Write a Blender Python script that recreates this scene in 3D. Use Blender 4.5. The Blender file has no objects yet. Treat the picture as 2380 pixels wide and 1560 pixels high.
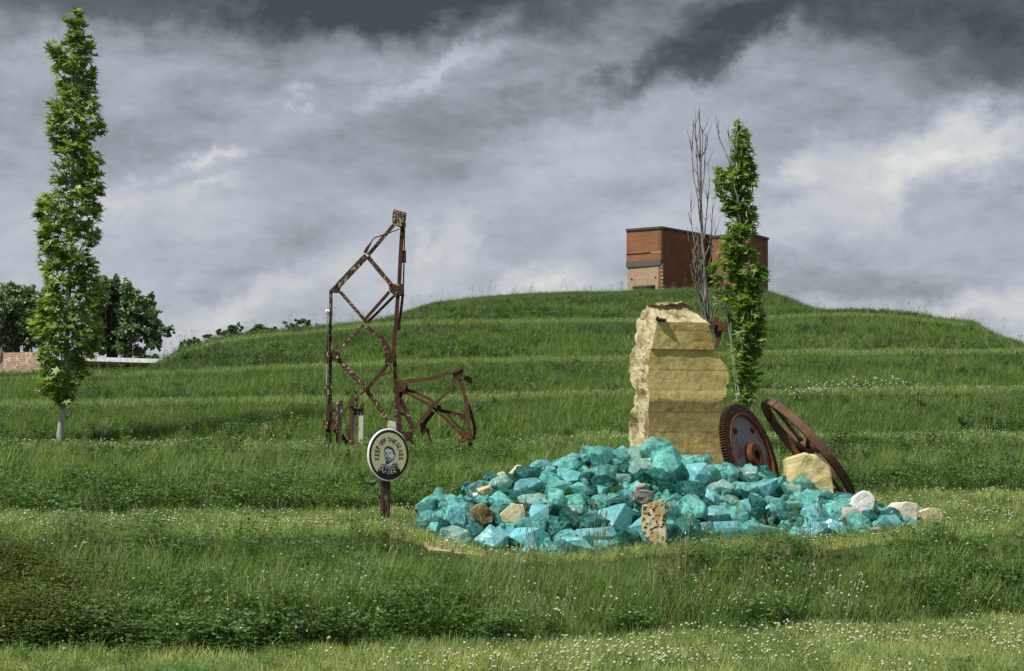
import bpy, bmesh, math, random
import numpy as np
from mathutils import Vector, Matrix, noise, Euler

C = bpy.context.scene.collection
R = math.radians
F = 4441.0        # focal length in layout pixels (2380 wide)
UC, YH, EYE = 1190.0, 1020.0, 1.7

def P(u, y, d):
    """layout pixel + distance -> world point"""
    return Vector(((u - UC) / F * d, d, EYE - (y - YH) / F * d))
def S(x, y):
    return x / 1.72101, y / 1.72101

# ------------------------------------------------------------------ tags
def tag(o, label=None, cat=None, group=None, kind=None):
    if label: o['label'] = label
    if cat: o['category'] = cat
    if group: o['group'] = group
    if kind: o['kind'] = kind
    return o
def link(name, me, parent=None):
    o = bpy.data.objects.new(name, me)
    C.objects.link(o)
    if parent is not None: o.parent = parent
    return o
def empty(name, loc=(0, 0, 0), rot=(0, 0, 0)):
    o = bpy.data.objects.new(name, None)
    o.location = loc; o.rotation_euler = rot; o.empty_display_size = .2
    C.objects.link(o)
    return o

class MB:
    """mesh builder: collects verts/faces (with material slot index)"""
    def __init__(self): self.v = []; self.f = []; self.m = []; self.uv = None
    def add(self, vs, fs, mi=0):
        b = len(self.v); self.v += [tuple(p) for p in vs]
        self.f += [tuple(b + i for i in f) for f in fs]; self.m += [mi] * len(fs)
    def box(self, c, s, rot=None, mi=0):
        c = Vector(c); M = rot or Matrix.Identity(3)
        vs = [c + M @ Vector((sx * s[0] / 2, sy * s[1] / 2, sz * s[2] / 2)) for sx in (-1, 1) for sy in (-1, 1) for sz in (-1, 1)]
        self.add(vs, [(0, 1, 3, 2), (4, 6, 7, 5), (0, 4, 5, 1), (2, 3, 7, 6), (0, 2, 6, 4), (1, 5, 7, 3)], mi)
    def tube(self, pts, rad, n=8, cap=True, mi=0):
        pts = [Vector(p) for p in pts]
        if not hasattr(rad, '__len__'): rad = [rad] * len(pts)
        ring = []; up = Vector((.3, -.5, .8)).normalized()
        vs = []
        for i, p in enumerate(pts):
            t = (pts[min(i + 1, len(pts) - 1)] - pts[max(i - 1, 0)]).normalized()
            a = t.cross(up)
            if a.length < .05: a = t.cross(Vector((1, 0, 0)))
            a.normalize(); b = t.cross(a)
            for k in range(n):
                an = 2 * math.pi * k / n
                vs.append(p + (a * math.cos(an) + b * math.sin(an)) * rad[i])
        fs = []
        for i in range(len(pts) - 1):
            for k in range(n):
                k2 = (k + 1) % n
                fs.append((i * n + k, i * n + k2, (i + 1) * n + k2, (i + 1) * n + k))
        if cap:
            fs.append(tuple(range(n - 1, -1, -1))); fs.append(tuple((len(pts) - 1) * n + k for k in range(n)))
        self.add(vs, fs, mi)
    def prism(self, poly, axis_off, mi=0):
        """poly: list of 3D points (planar); extruded by vector axis_off"""
        n = len(poly); a = [Vector(p) for p in poly]; o = Vector(axis_off)
        vs = a + [p + o for p in a]
        fs = [tuple(range(n)), tuple(range(2 * n - 1, n - 1, -1))]
        fs += [(i, n + i, n + (i + 1) % n, (i + 1) % n) for i in range(n)]
        self.add(vs, fs, mi)
    def lathe(self, prof, n=48, closed=True, mi=0):
        """prof: (radius, axial) pairs; axis = local Z"""
        vs = []; m = len(prof)
        for k in range(n):
            a = 2 * math.pi * k / n
            for r, z in prof: vs.append((r * math.cos(a), r * math.sin(a), z))
        fs = []
        for k in range(n):
            k2 = (k + 1) % n
            for i in range(m if closed else m - 1):
                j = (i + 1) % m
                fs.append((k * m + i, k2 * m + i, k2 * m + j, k * m + j))
        self.add(vs, fs, mi)
    def build(self, name, mats, parent=None, smooth=False, normals=True):
        me = bpy.data.meshes.new(name)
        me.from_pydata(self.v, [], self.f)
        for m in (mats if isinstance(mats, (list, tuple)) else [mats]): me.materials.append(m)
        if any(self.m): me.polygons.foreach_set('material_index', self.m)
        if normals:
            bm = bmesh.new(); bm.from_mesh(me); bmesh.ops.recalc_face_normals(bm, faces=bm.faces); bm.to_mesh(me); bm.free()
        if smooth: me.polygons.foreach_set('use_smooth', [True] * len(me.polygons))
        me.update()
        return link(name, me, parent)

# ------------------------------------------------------------------ node helpers
def mat(name):
    m = bpy.data.materials.new(name); m.use_nodes = True
    nt = m.node_tree; nt.nodes.clear()
    return m, nt
def nd(nt, typ, **kw):
    n = nt.nodes.new(typ)
    for k, v in kw.items():
        if k.startswith('i_'):
            key = k[2:]; n.inputs[int(key) if key.isdigit() else key].default_value = v
        else: setattr(n, k, v)
    return n
def lk(nt, a, b): nt.links.new(a, b)
def ramp(nt, stops, fac=None, interp='LINEAR'):
    r = nd(nt, 'ShaderNodeValToRGB'); cr = r.color_ramp; cr.interpolation = interp
    while len(cr.elements) < len(stops): cr.elements.new(.5)
    for e, (p, c) in zip(cr.elements, stops):
        e.position = p; e.color = (*c, 1) if len(c) == 3 else c
    if fac is not None: lk(nt, fac, r.inputs[0])
    return r
def mixc(nt, fac, a, b, mode='MIX'):
    m = nd(nt, 'ShaderNodeMix', data_type='RGBA', blend_type=mode)
    for s, v in ((m.inputs[0], fac), (m.inputs[6], a), (m.inputs[7], b)):
        if isinstance(v, bpy.types.NodeSocket): lk(nt, v, s)
        elif isinstance(v, (int, float)): s.default_value = v
        else: s.default_value = (*v, 1)
    return m.outputs[2]
def math_(nt, op, a, b=None, c=None, clamp=False):
    m = nd(nt, 'ShaderNodeMath', operation=op, use_clamp=clamp)
    for i, v in enumerate((a, b, c)):
        if v is None: continue
        if isinstance(v, bpy.types.NodeSocket): lk(nt, v, m.inputs[i])
        else: m.inputs[i].default_value = v
    return m.outputs[0]
def noise_n(nt, vec, scale, detail=4, rough=.55, dist=0.0, dim='3D'):
    n = nd(nt, 'ShaderNodeTexNoise', noise_dimensions=dim)
    n.inputs['Scale'].default_value = scale; n.inputs['Detail'].default_value = detail
    n.inputs['Roughness'].default_value = rough; n.inputs['Distortion'].default_value = dist
    if vec is not None: lk(nt, vec, n.inputs['Vector'])
    return n
def bump(nt, h, strength=.4, dist=.02, normal=None):
    b = nd(nt, 'ShaderNodeBump'); b.inputs['Strength'].default_value = strength; b.inputs['Distance'].default_value = dist
    lk(nt, h, b.inputs['Height'])
    if normal is not None: lk(nt, normal, b.inputs['Normal'])
    return b.outputs[0]
def finish(m, nt, color, rough=.8, normal=None, metal=0.0, spec=.3):
    p = nd(nt, 'ShaderNodeBsdfPrincipled'); o = nd(nt, 'ShaderNodeOutputMaterial')
    if isinstance(color, bpy.types.NodeSocket): lk(nt, color, p.inputs['Base Color'])
    else: p.inputs['Base Color'].default_value = (*color, 1)
    if isinstance(rough, bpy.types.NodeSocket): lk(nt, rough, p.inputs['Roughness'])
    else: p.inputs['Roughness'].default_value = rough
    p.inputs['Metallic'].default_value = metal; p.inputs['Specular IOR Level'].default_value = spec
    if normal is not None: lk(nt, normal, p.inputs['Normal'])
    lk(nt, p.outputs[0], o.inputs[0])
    return p
def objco(nt): return nd(nt, 'ShaderNodeTexCoord').outputs['Object']
def worldpos(nt): return nd(nt, 'ShaderNodeNewGeometry').outputs['Position']

# ------------------------------------------------------------------ materials
def m_leafy(name, stops, patch=None, transl=.35, rough=.5, patch_scale=.35, tcol=1.4):
    """blade / leaf material: colour varies per instance and in broad natural patches"""
    m, nt = mat(name)
    rnd = nd(nt, 'ShaderNodeObjectInfo').outputs['Random']
    geo = nd(nt, 'ShaderNodeNewGeometry')
    rr = math_(nt, 'FRACT', math_(nt, 'ADD', rnd, geo.outputs['Random Per Island']))
    col = ramp(nt, stops, rr).outputs[0]
    if patch:
        n = noise_n(nt, geo.outputs['Position'], patch_scale, 4, .6)
        for (lo, hi, c, k) in patch:
            f = nd(nt, 'ShaderNodeMapRange'); f.inputs[1].default_value = lo; f.inputs[2].default_value = hi; f.inputs[4].default_value = k
            lk(nt, n.outputs[0], f.inputs[0])
            col = mixc(nt, f.outputs[0], col, c)
            n = noise_n(nt, geo.outputs['Position'], patch_scale * 1.9, 4, .6)
    p = nd(nt, 'ShaderNodeBsdfPrincipled'); lk(nt, col, p.inputs['Base Color']); p.inputs['Roughness'].default_value = rough
    p.inputs['Specular IOR Level'].default_value = .35
    t = nd(nt, 'ShaderNodeBsdfTranslucent')
    lk(nt, mixc(nt, 1.0, col, (tcol, tcol * 1.05, .55), 'MULTIPLY'), t.inputs[0])
    mx = nd(nt, 'ShaderNodeMixShader'); mx.inputs[0].default_value = transl
    lk(nt, p.outputs[0], mx.inputs[1]); lk(nt, t.outputs[0], mx.inputs[2])
    o = nd(nt, 'ShaderNodeOutputMaterial'); lk(nt, mx.outputs[0], o.inputs[0])
    return m

M = {}
M['tall'] = m_leafy('tall_grass_blades', [(0, (0.067, 0.128, 0.030)), (.35, (0.117, 0.210, 0.048)), (.7, (0.176, 0.281, 0.071)), (.93, (0.249, 0.341, 0.114)), (1, (0.451, 0.426, 0.187))],
                    patch=[(.50, .72, (0.067, 0.160, 0.034), .7), (.56, .75, (0.258, 0.287, 0.083), .5)])
M['far'] = m_leafy('hill_grass_blades', [(0, (0.065, 0.127, 0.026)), (.4, (0.104, 0.193, 0.040)), (.8, (0.148, 0.242, 0.052)), (1, (0.251, 0.296, 0.095))],
                   patch=[(.48, .66, (0.056, 0.109, 0.026), .85), (.58, .74, (0.196, 0.252, 0.057), .45)], patch_scale=.28)
M['mown'] = m_leafy('mown_grass_blades', [(0, (0.176, 0.255, 0.080)), (.5, (0.301, 0.382, 0.128)), (1, (0.476, 0.508, 0.219))],
                    patch=[(.45, .68, (0.176, 0.297, 0.088), .7), (.56, .7, (0.567, 0.466, 0.156), .4)], patch_scale=.6)
M['ledge'] = m_leafy('ledge_grass_blades', [(0, (.12, .19, .05)), (.5, (.19, .275, .085)), (1, (.27, .35, .13))], patch=[(.45, .68, (.12, .20, .055), .5)], patch_scale=.3)
M['clover'] = m_leafy('clover_leaves', [(0, (0.049, 0.105, 0.025)), (.6, (0.080, 0.164, 0.039)), (1, (0.144, 0.245, 0.061))], transl=.25)
M['weed'] = m_leafy('weed_leaves', [(0, (0.045, 0.097, 0.030)), (.6, (0.073, 0.146, 0.043)), (1, (0.124, 0.205, 0.065))], transl=.25)
M['yweed'] = m_leafy('yellow_weed_leaves', [(0, (0.120, 0.168, 0.024)), (.6, (0.204, 0.240, 0.036)), (1, (0.288, 0.300, 0.060))], transl=.3)
M['creep'] = m_leafy('creeping_leaves', [(0, (0.033, 0.063, 0.012)), (.6, (0.075, 0.112, 0.018)), (.9, (0.150, 0.180, 0.030)), (1, (0.255, 0.270, 0.060))], transl=.25)
M['straw'] = m_leafy('straw_stalks', [(0, (0.144, 0.166, 0.060)), (.6, (0.240, 0.242, 0.108)), (1, (0.324, 0.293, 0.156))], transl=.2)
M['sweetgum'] = m_leafy('sweetgum_leaves', [(0, (0.094, 0.155, 0.038)), (.4, (0.168, 0.260, 0.066)), (.8, (0.258, 0.363, 0.100)), (1, (0.355, 0.438, 0.149))], transl=.3, rough=.42, tcol=1.5)
M['sweetgum2'] = m_leafy('sweetgum_leaves_bright', [(0, (0.085, 0.155, 0.038)), (.4, (0.151, 0.244, 0.058)), (.8, (0.224, 0.324, 0.080)), (1, (0.299, 0.390, 0.134))], transl=.33, rough=.42, tcol=1.6)
M['cottonwood'] = m_leafy('cottonwood_leaves', [(0, (0.086, 0.150, 0.072)), (.6, (0.162, 0.245, 0.117)), (1, (0.309, 0.398, 0.203))], transl=.2, rough=.45)
M['fartree'] = m_leafy('distant_tree_leaves', [(0, (0.046, 0.084, 0.029)), (.6, (0.073, 0.126, 0.044)), (1, (0.109, 0.168, 0.064))], transl=.2)

def m_petal(name, a, b):
    m, nt = mat(name)
    geo = nd(nt, 'ShaderNodeTexCoord')
    rnd = nd(nt, 'ShaderNodeObjectInfo').outputs['Random']
    col = ramp(nt, [(0, a), (.75, a), (1, b)], rnd).outputs[0]
    n = noise_n(nt, geo.outputs['Object'], 260, 2)
    finish(m, nt, mixc(nt, math_(nt, 'MULTIPLY', n.outputs[0], .5), col, (.28, .33, .15)), .8)
    return m
M['petal'] = m_petal('white_clover_petals', (.50, .50, .37), (.46, .37, .28))
M['pink'] = m_petal('pink_clover_petals', (.50, .22, .33), (.42, .18, .30))

def m_ground():
    m, nt = mat('turf_soil')
    p = worldpos(nt)
    n = noise_n(nt, p, .45, 6, .6); n2 = noise_n(nt, p, 9, 6, .65)
    c = ramp(nt, [(.3, (.026, .052, .014)), (.5, (.042, .08, .02)), (.7, (.066, .105, .028))], n.outputs[0]).outputs[0]
    c = mixc(nt, math_(nt, 'MULTIPLY', n2.outputs[0], .6), c, (.022, .026, .010))
    finish(m, nt, c, .95, bump(nt, n2.outputs[0], .8, .05), spec=.1)
    return m
M['ground'] = m_ground()

def m_bark(name, c1, c2, sc=14):
    m, nt = mat(name)
    co = objco(nt)
    mp = nd(nt, 'ShaderNodeMapping'); mp.inputs['Scale'].default_value = (1, 1, .35); lk(nt, co, mp.inputs[0])
    n = noise_n(nt, mp.outputs[0], sc, 6, .65)
    v = nd(nt, 'ShaderNodeTexVoronoi'); v.inputs['Scale'].default_value = sc * 1.6; lk(nt, mp.outputs[0], v.inputs[0])
    c = ramp(nt, [(.3, c1), (.6, c2), (.8, tuple(x * 1.4 for x in c2))], n.outputs[0]).outputs[0]
    finish(m, nt, c, .9, bump(nt, v.outputs[0], .5, .02))
    return m
M['bark'] = m_bark('pale_grey_bark', (.24, .225, .195), (.44, .43, .39))
M['bark2'] = m_bark('grey_bark', (.15, .14, .13), (.32, .31, .29))
M['deadbark'] = m_bark('dead_grey_bark', (.09, .085, .075), (.20, .19, .175))
M['darkbark'] = m_bark('dark_bark', (.02, .018, .014), (.05, .045, .035), 4)

def m_rust(name, paint=0.0, base=((.020, .011, .007), (.055, .024, .013), (.105, .044, .021)), pc=(.50, .50, .40), sc=9):
    m, nt = mat(name)
    p = objco(nt)
    n = noise_n(nt, p, sc, 7, .65); n2 = noise_n(nt, p, sc * 5, 4, .6)
    f = math_(nt, 'ADD', math_(nt, 'MULTIPLY', n.outputs[0], .75), math_(nt, 'MULTIPLY', n2.outputs[0], .25))
    c = ramp(nt, [(.33, base[0]), (.5, base[1]), (.68, base[2])], f).outputs[0]
    if paint > 0:
        mp = nd(nt, 'ShaderNodeMapping'); mp.inputs['Location'].default_value = (3.3, 1.7, .4); mp.inputs['Scale'].default_value = (1.3, 1.3, .8); lk(nt, p, mp.inputs[0])
        n3 = noise_n(nt, mp.outputs[0], sc * 1.9, 8, .72, .6)
        fac = ramp(nt, [(.62 - paint * .22 , (0, 0, 0)), (.62 - paint * .22 + .035, (1, 1, 1))], n3.outputs[0]).outputs[0]
        pcol = mixc(nt, n2.outputs[0], pc, (.36, .34, .20))
        c = mixc(nt, fac, c, pcol)
    finish(m, nt, c, .8, bump(nt, f, .5, .006), spec=.25)
    return m
M['rust'] = m_rust('rusted_steel')
M['rustpaint'] = m_rust('rusted_steel_with_flaking_paint', .34, pc=(.44, .43, .33), sc=14)
M['rustlight'] = m_rust('rusted_steel_few_flakes', .06)
M['whitepaint'] = m_rust('flaking_white_paint_on_steel', 1.15, pc=(.62, .62, .58), sc=7)
M['rustbrown'] = m_rust('warm_brown_rust', 0, ((.040, .021, .013), (.090, .042, .024), (.135, .066, .036)))
M['gearrust'] = m_rust('gear_orange_rust', 0, ((.030, .013, .007), (.10, .033, .012), (.19, .06, .018)), sc=6)
M['gearrim'] = m_rust('gear_rim_dark_rust', 0, ((.022, .014, .010), (.055, .026, .014), (.10, .042, .018)), sc=8)
M['wheelrust'] = m_rust('flywheel_rust', 0, ((.05, .028, .02), (.105, .055, .036), (.17, .095, .065)), sc=5)
def m_web():
    m, nt = mat('gear_web_grey_paint_and_rust')
    p = objco(nt)
    n = noise_n(nt, p, 3.2, 7, .62, .3); n2 = noise_n(nt, p, 30, 4)
    grey = mixc(nt, n2.outputs[0], (.12, .12, .14), (.19, .19, .21))
    rust = mixc(nt, n2.outputs[0], (.10, .032, .012), (.20, .06, .02))
    f = ramp(nt, [(.53, (0, 0, 0)), (.62, (1, 1, 1))], n.outputs[0]).outputs[0]
    finish(m, nt, mixc(nt, f, grey, rust), .6, bump(nt, n2.outputs[0], .3, .004))
    return m
M['web'] = m_web()
def m_plain(name, c, rough=.6, metal=0, var=.25, sc=20, spec=.3):
    m, nt = mat(name)
    n = noise_n(nt, objco(nt), sc, 5, .6)
    finish(m, nt, mixc(nt, n.outputs[0], tuple(x * (1 - var) for x in c), tuple(x * (1 + var) for x in c)), rough, metal=metal, spec=spec)
    return m
M['galv'] = m_plain('galvanised_conduit', (.12, .125, .125), .5, .2)
M['lampwhite'] = m_plain('white_lamp_plastic', (.75, .75, .72), .4, var=.05)
M['postbrown'] = m_plain('dark_brown_post_paint', (.045, .022, .014), .55, var=.3, sc=40)
M['signwhite'] = m_plain('sign_white_board', (.66, .69, .70), .45, var=.04)
M['signblack'] = m_plain('sign_black_ink', (.010, .010, .010), .4, var=.1)
M['signbeige'] = m_plain('sign_beige_ink', (.46, .44, .27), .45, var=.03)
M['signgrey'] = m_plain('portrait_mid_grey', (.16, .18, .19), .5, var=.15, sc=60)
M['signdark'] = m_plain('portrait_dark_grey', (.035, .038, .04), .5, var=.2, sc=60)
M['signskin'] = m_plain('portrait_pale_grey', (.43, .48, .52), .5, var=.08, sc=60)

def m_concrete():
    m, nt = mat('yellow_weathered_concrete')
    p = objco(nt)
    n = noise_n(nt, p, 2.2, 7, .62); n2 = noise_n(nt, p, 26, 6, .7); n3 = noise_n(nt, p, 6, 6, .7)
    c = ramp(nt, [(.3, (.37, .28, .09)), (.48, (.55, .445, .165)), (.66, (.64, .545, .245))], n.outputs[0]).outputs[0]
    c = mixc(nt, ramp(nt, [(.48, (0, 0, 0)), (.72, (.75, .75, .75))], n3.outputs[0]).outputs[0], c, (.19, .16, .08))
    # wide darker band across the middle boards, fading out downwards
    sep = nd(nt, 'ShaderNodeSeparateXYZ'); lk(nt, p, sep.inputs[0])
    zz = math_(nt, 'ADD', sep.outputs[2], math_(nt, 'MULTIPLY', math_(nt, 'SUBTRACT', n3.outputs[0], .5), .22))
    band = ramp(nt, [(.50, (0, 0, 0)), (.56, (.55, .55, .55)), (.715, (.85, .85, .85)), (.73, (0, 0, 0))], math_(nt, 'DIVIDE', zz, 2.0)).outputs[0]
    c = mixc(nt, band, c, (.17, .145, .055))
    v = nd(nt, 'ShaderNodeTexVoronoi'); v.inputs['Scale'].default_value = 34; lk(nt, p, v.inputs[0])
    pit = ramp(nt, [(.08, (1, 1, 1)), (.2, (0, 0, 0))], v.outputs[0]).outputs[0]
    pit = mixc(nt, ramp(nt, [(.5, (0, 0, 0)), (.62, (1, 1, 1))], noise_n(nt, p, 5, 3).outputs[0]).outputs[0], (0, 0, 0), pit)
    c = mixc(nt, math_(nt, 'MULTIPLY', pit, .6), c, (.10, .08, .035))
    v2 = nd(nt, 'ShaderNodeTexVoronoi'); v2.inputs['Scale'].default_value = 13; lk(nt, mixc(nt, .12, p, n2.outputs['Color']), v2.inputs[0])
    pit2 = ramp(nt, [(.07, (1, 1, 1)), (.17, (0, 0, 0))], v2.outputs[0]).outputs[0]
    c = mixc(nt, math_(nt, 'MULTIPLY', pit2, .5), c, (.12, .09, .04))
    h = math_(nt, 'SUBTRACT', math_(nt, 'SUBTRACT', n2.outputs[0], math_(nt, 'MULTIPLY', pit, .9)), math_(nt, 'MULTIPLY', pit2, 1.2))
    finish(m, nt, c, .95, bump(nt, h, .6, .014), spec=.15)
    return m
def m_rough_conc(name, a, b, dark=(.16, .10, .04), sc=9, k=.6, bumps=.9, lo=.5):
    m, nt = mat(name)
    p = objco(nt)
    n = noise_n(nt, p, sc, 8, .68, .3); n2 = noise_n(nt, p, sc * .35, 5, .6); n3 = noise_n(nt, p, sc * 4, 5, .65)
    c = mixc(nt, n.outputs[0], a, b)
    c = mixc(nt, ramp(nt, [(lo, (0, 0, 0)), (lo + .18, (k, k, k))], n2.outputs[0]).outputs[0], c, dark)
    h = math_(nt, 'ADD', n.outputs[0], math_(nt, 'MULTIPLY', n3.outputs[0], .5))
    finish(m, nt, c, .95, bump(nt, h, bumps, .03), spec=.15)
    return m
M['concrete'] = m_concrete()
M['concbroken'] = m_rough_conc('broken_concrete', (.38, .325, .165), (.62, .565, .37), (.15, .09, .03), 11, .85, 1.0, .47)
M['yellowrock'] = m_rough_conc('yellow_sandstone', (.46, .38, .16), (.62, .55, .29), (.16, .11, .05), 7, .6, lo=.52)
M['yellowrock2'] = m_rough_conc('pale_yellow_stone', (.50, .46, .26), (.64, .60, .40), (.34, .27, .14), 9, .5, .7)
M['brownrock'] = m_rough_conc('brown_yellow_stone', (.33, .25, .10), (.50, .40, .18), (.07, .048, .022), 9, .85, lo=.42)
M['whiterock'] = m_rough_conc('white_stone', (.66, .66, .62), (.80, .79, .75), (.45, .45, .42), 8, .5, .7)
M['creamrock'] = m_rough_conc('cream_stone', (.60, .56, .43), (.74, .71, .60), (.36, .31, .20), 8, .5, .7)
M['pinkrock'] = m_rough_conc('grey_pink_stone', (.34, .29, .26), (.50, .45, .42), (.17, .14, .12), 26, .6, 1.0)
M['greyrock'] = m_rough_conc('grey_stone', (.33, .31, .26), (.48, .46, .40), (.10, .06, .035), 11, .8, .8)
def m_pitted():
    m, nt = mat('pitted_yellow_brick_stone')
    p = objco(nt)
    n = noise_n(nt, p, 9, 5); n9 = noise_n(nt, p, 14, 3)
    v = nd(nt, 'ShaderNodeTexVoronoi'); v.inputs['Scale'].default_value = 21; lk(nt, mixc(nt, .10, p, n9.outputs['Color']), v.inputs[0])
    pit = ramp(nt, [(.16, (1, 1, 1)), (.50, (0, 0, 0))], v.outputs[0]).outputs[0]
    c = mixc(nt, ramp(nt, [(.42, (0, 0, 0)), (.62, (1, 1, 1))], n.outputs[0]).outputs[0], (.52, .48, .33), (.36, .24, .07))
    c = mixc(nt, pit, c, (.07, .05, .02))
    finish(m, nt, c, .95, bump(nt, math_(nt, 'SUBTRACT', 1, pit), 1.0, .03))
    return m
M['pitted'] = m_pitted()
def m_slab():
    m, nt = mat('pale_yellow_brick_paving')
    p = objco(nt)
    b = nd(nt, 'ShaderNodeTexBrick'); lk(nt, p, b.inputs[0])
    b.inputs['Scale'].default_value = 4.5; b.inputs['Color1'].default_value = (.50, .43, .22, 1); b.inputs['Color2'].default_value = (.43, .36, .17, 1); b.inputs['Mortar'].default_value = (.26, .22, .11, 1)
    b.inputs['Mortar Size'].default_value = .03
    n = noise_n(nt, p, 12, 6)
    finish(m, nt, mixc(nt, math_(nt, 'MULTIPLY', n.outputs[0], .5), b.outputs[0], (.33, .28, .14)), .95, bump(nt, n.outputs[0], .6, .02))
    return m
M['paving'] = m_slab()

def m_brick(name, c1, c2, mortar, scale=1.0, msz=.012, stain=(.05, .03, .02), sk=.35, pale=None):
    m, nt = mat(name)
    uv = nd(nt, 'ShaderNodeTexCoord').outputs['UV']
    b = nd(nt, 'ShaderNodeTexBrick'); lk(nt, uv, b.inputs[0])
    b.inputs['Scale'].default_value = scale; b.inputs['Brick Width'].default_value = .24; b.inputs['Row Height'].default_value = .095
    b.inputs['Mortar Size'].default_value = msz; b.inputs['Color1'].default_value = (*c1, 1); b.inputs['Color2'].default_value = (*c2, 1); b.inputs['Mortar'].default_value = (*mortar, 1)
    n = noise_n(nt, uv, .7, 6, .6); n2 = noise_n(nt, uv, 3.5, 5, .65)
    c = mixc(nt, math_(nt, 'MULTIPLY', ramp(nt, [(.42, (0, 0, 0)), (.7, (1, 1, 1))], n.outputs[0]).outputs[0], sk), b.outputs[0], stain)
    # odd courses of replaced bricks and streaks along the courses
    mp = nd(nt, 'ShaderNodeMapping'); mp.inputs['Scale'].default_value = (.35, 5, 1); lk(nt, uv, mp.inputs[0])
    st = noise_n(nt, mp.outputs[0], 1.6, 4, .6)
    c = mixc(nt, math_(nt, 'MULTIPLY', ramp(nt, [(.5, (0, 0, 0)), (.7, (1, 1, 1))], st.outputs[0]).outputs[0], .45), c, tuple(x * 1.55 for x in c1))
    if pale:
        vo = nd(nt, 'ShaderNodeTexNoise'); vo.inputs['Scale'].default_value = 4.2; vo.inputs['Detail'].default_value = 1; lk(nt, uv, vo.inputs['Vector'])
        c = mixc(nt, ramp(nt, [(.54, (0, 0, 0)), (.6, (.8, .8, .8))], vo.outputs[0]).outputs[0], c, pale)
    finish(m, nt, c, .9, bump(nt, b.outputs['Fac'], -.4, .01), spec=.15)
    return m
M['brick'] = m_brick('orange_red_brick', (.235, .092, .042), (.175, .066, .030), (.29, .18, .11))
M['brickshade'] = m_brick('shaded_red_brick', (.235, .090, .045), (.18, .066, .034), (.20, .10, .06), sk=.5)  # darker copy of the brick; shade of sunless walls put into its colour
M['brickpale'] = m_brick('pinkish_brick_infill', (.35, .235, .16), (.29, .18, .115), (.42, .34, .25), sk=.3, stain=(.2, .14, .1))
M['brickmix'] = m_brick('mixed_reused_brick', (.35, .185, .125), (.28, .13, .085), (.46, .40, .33), sk=.2, stain=(.45, .36, .28), pale=(.55, .46, .38))
M['coping'] = m_plain('dark_green_grey_metal', (.055, .06, .055), .55, var=.2, sc=3)
M['lintel'] = m_plain('weathered_grey_lintel', (.085, .09, .075), .7, var=.25, sc=4)
M['opening'] = m_plain('dark_interior', (.008, .008, .008), .9, var=.2)
M['mortarline'] = m_plain('pale_stone_course', (.40, .34, .26), .9)
M['whiteroof'] = m_plain('white_metal_roof', (.80, .82, .84), .4, var=.03, sc=2)
M['soffit'] = m_plain('grey_soffit', (.20, .20, .19), .7)
M['darkwall'] = m_plain('dark_board_wall', (.035, .035, .033), .8, var=.4, sc=3)

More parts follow.
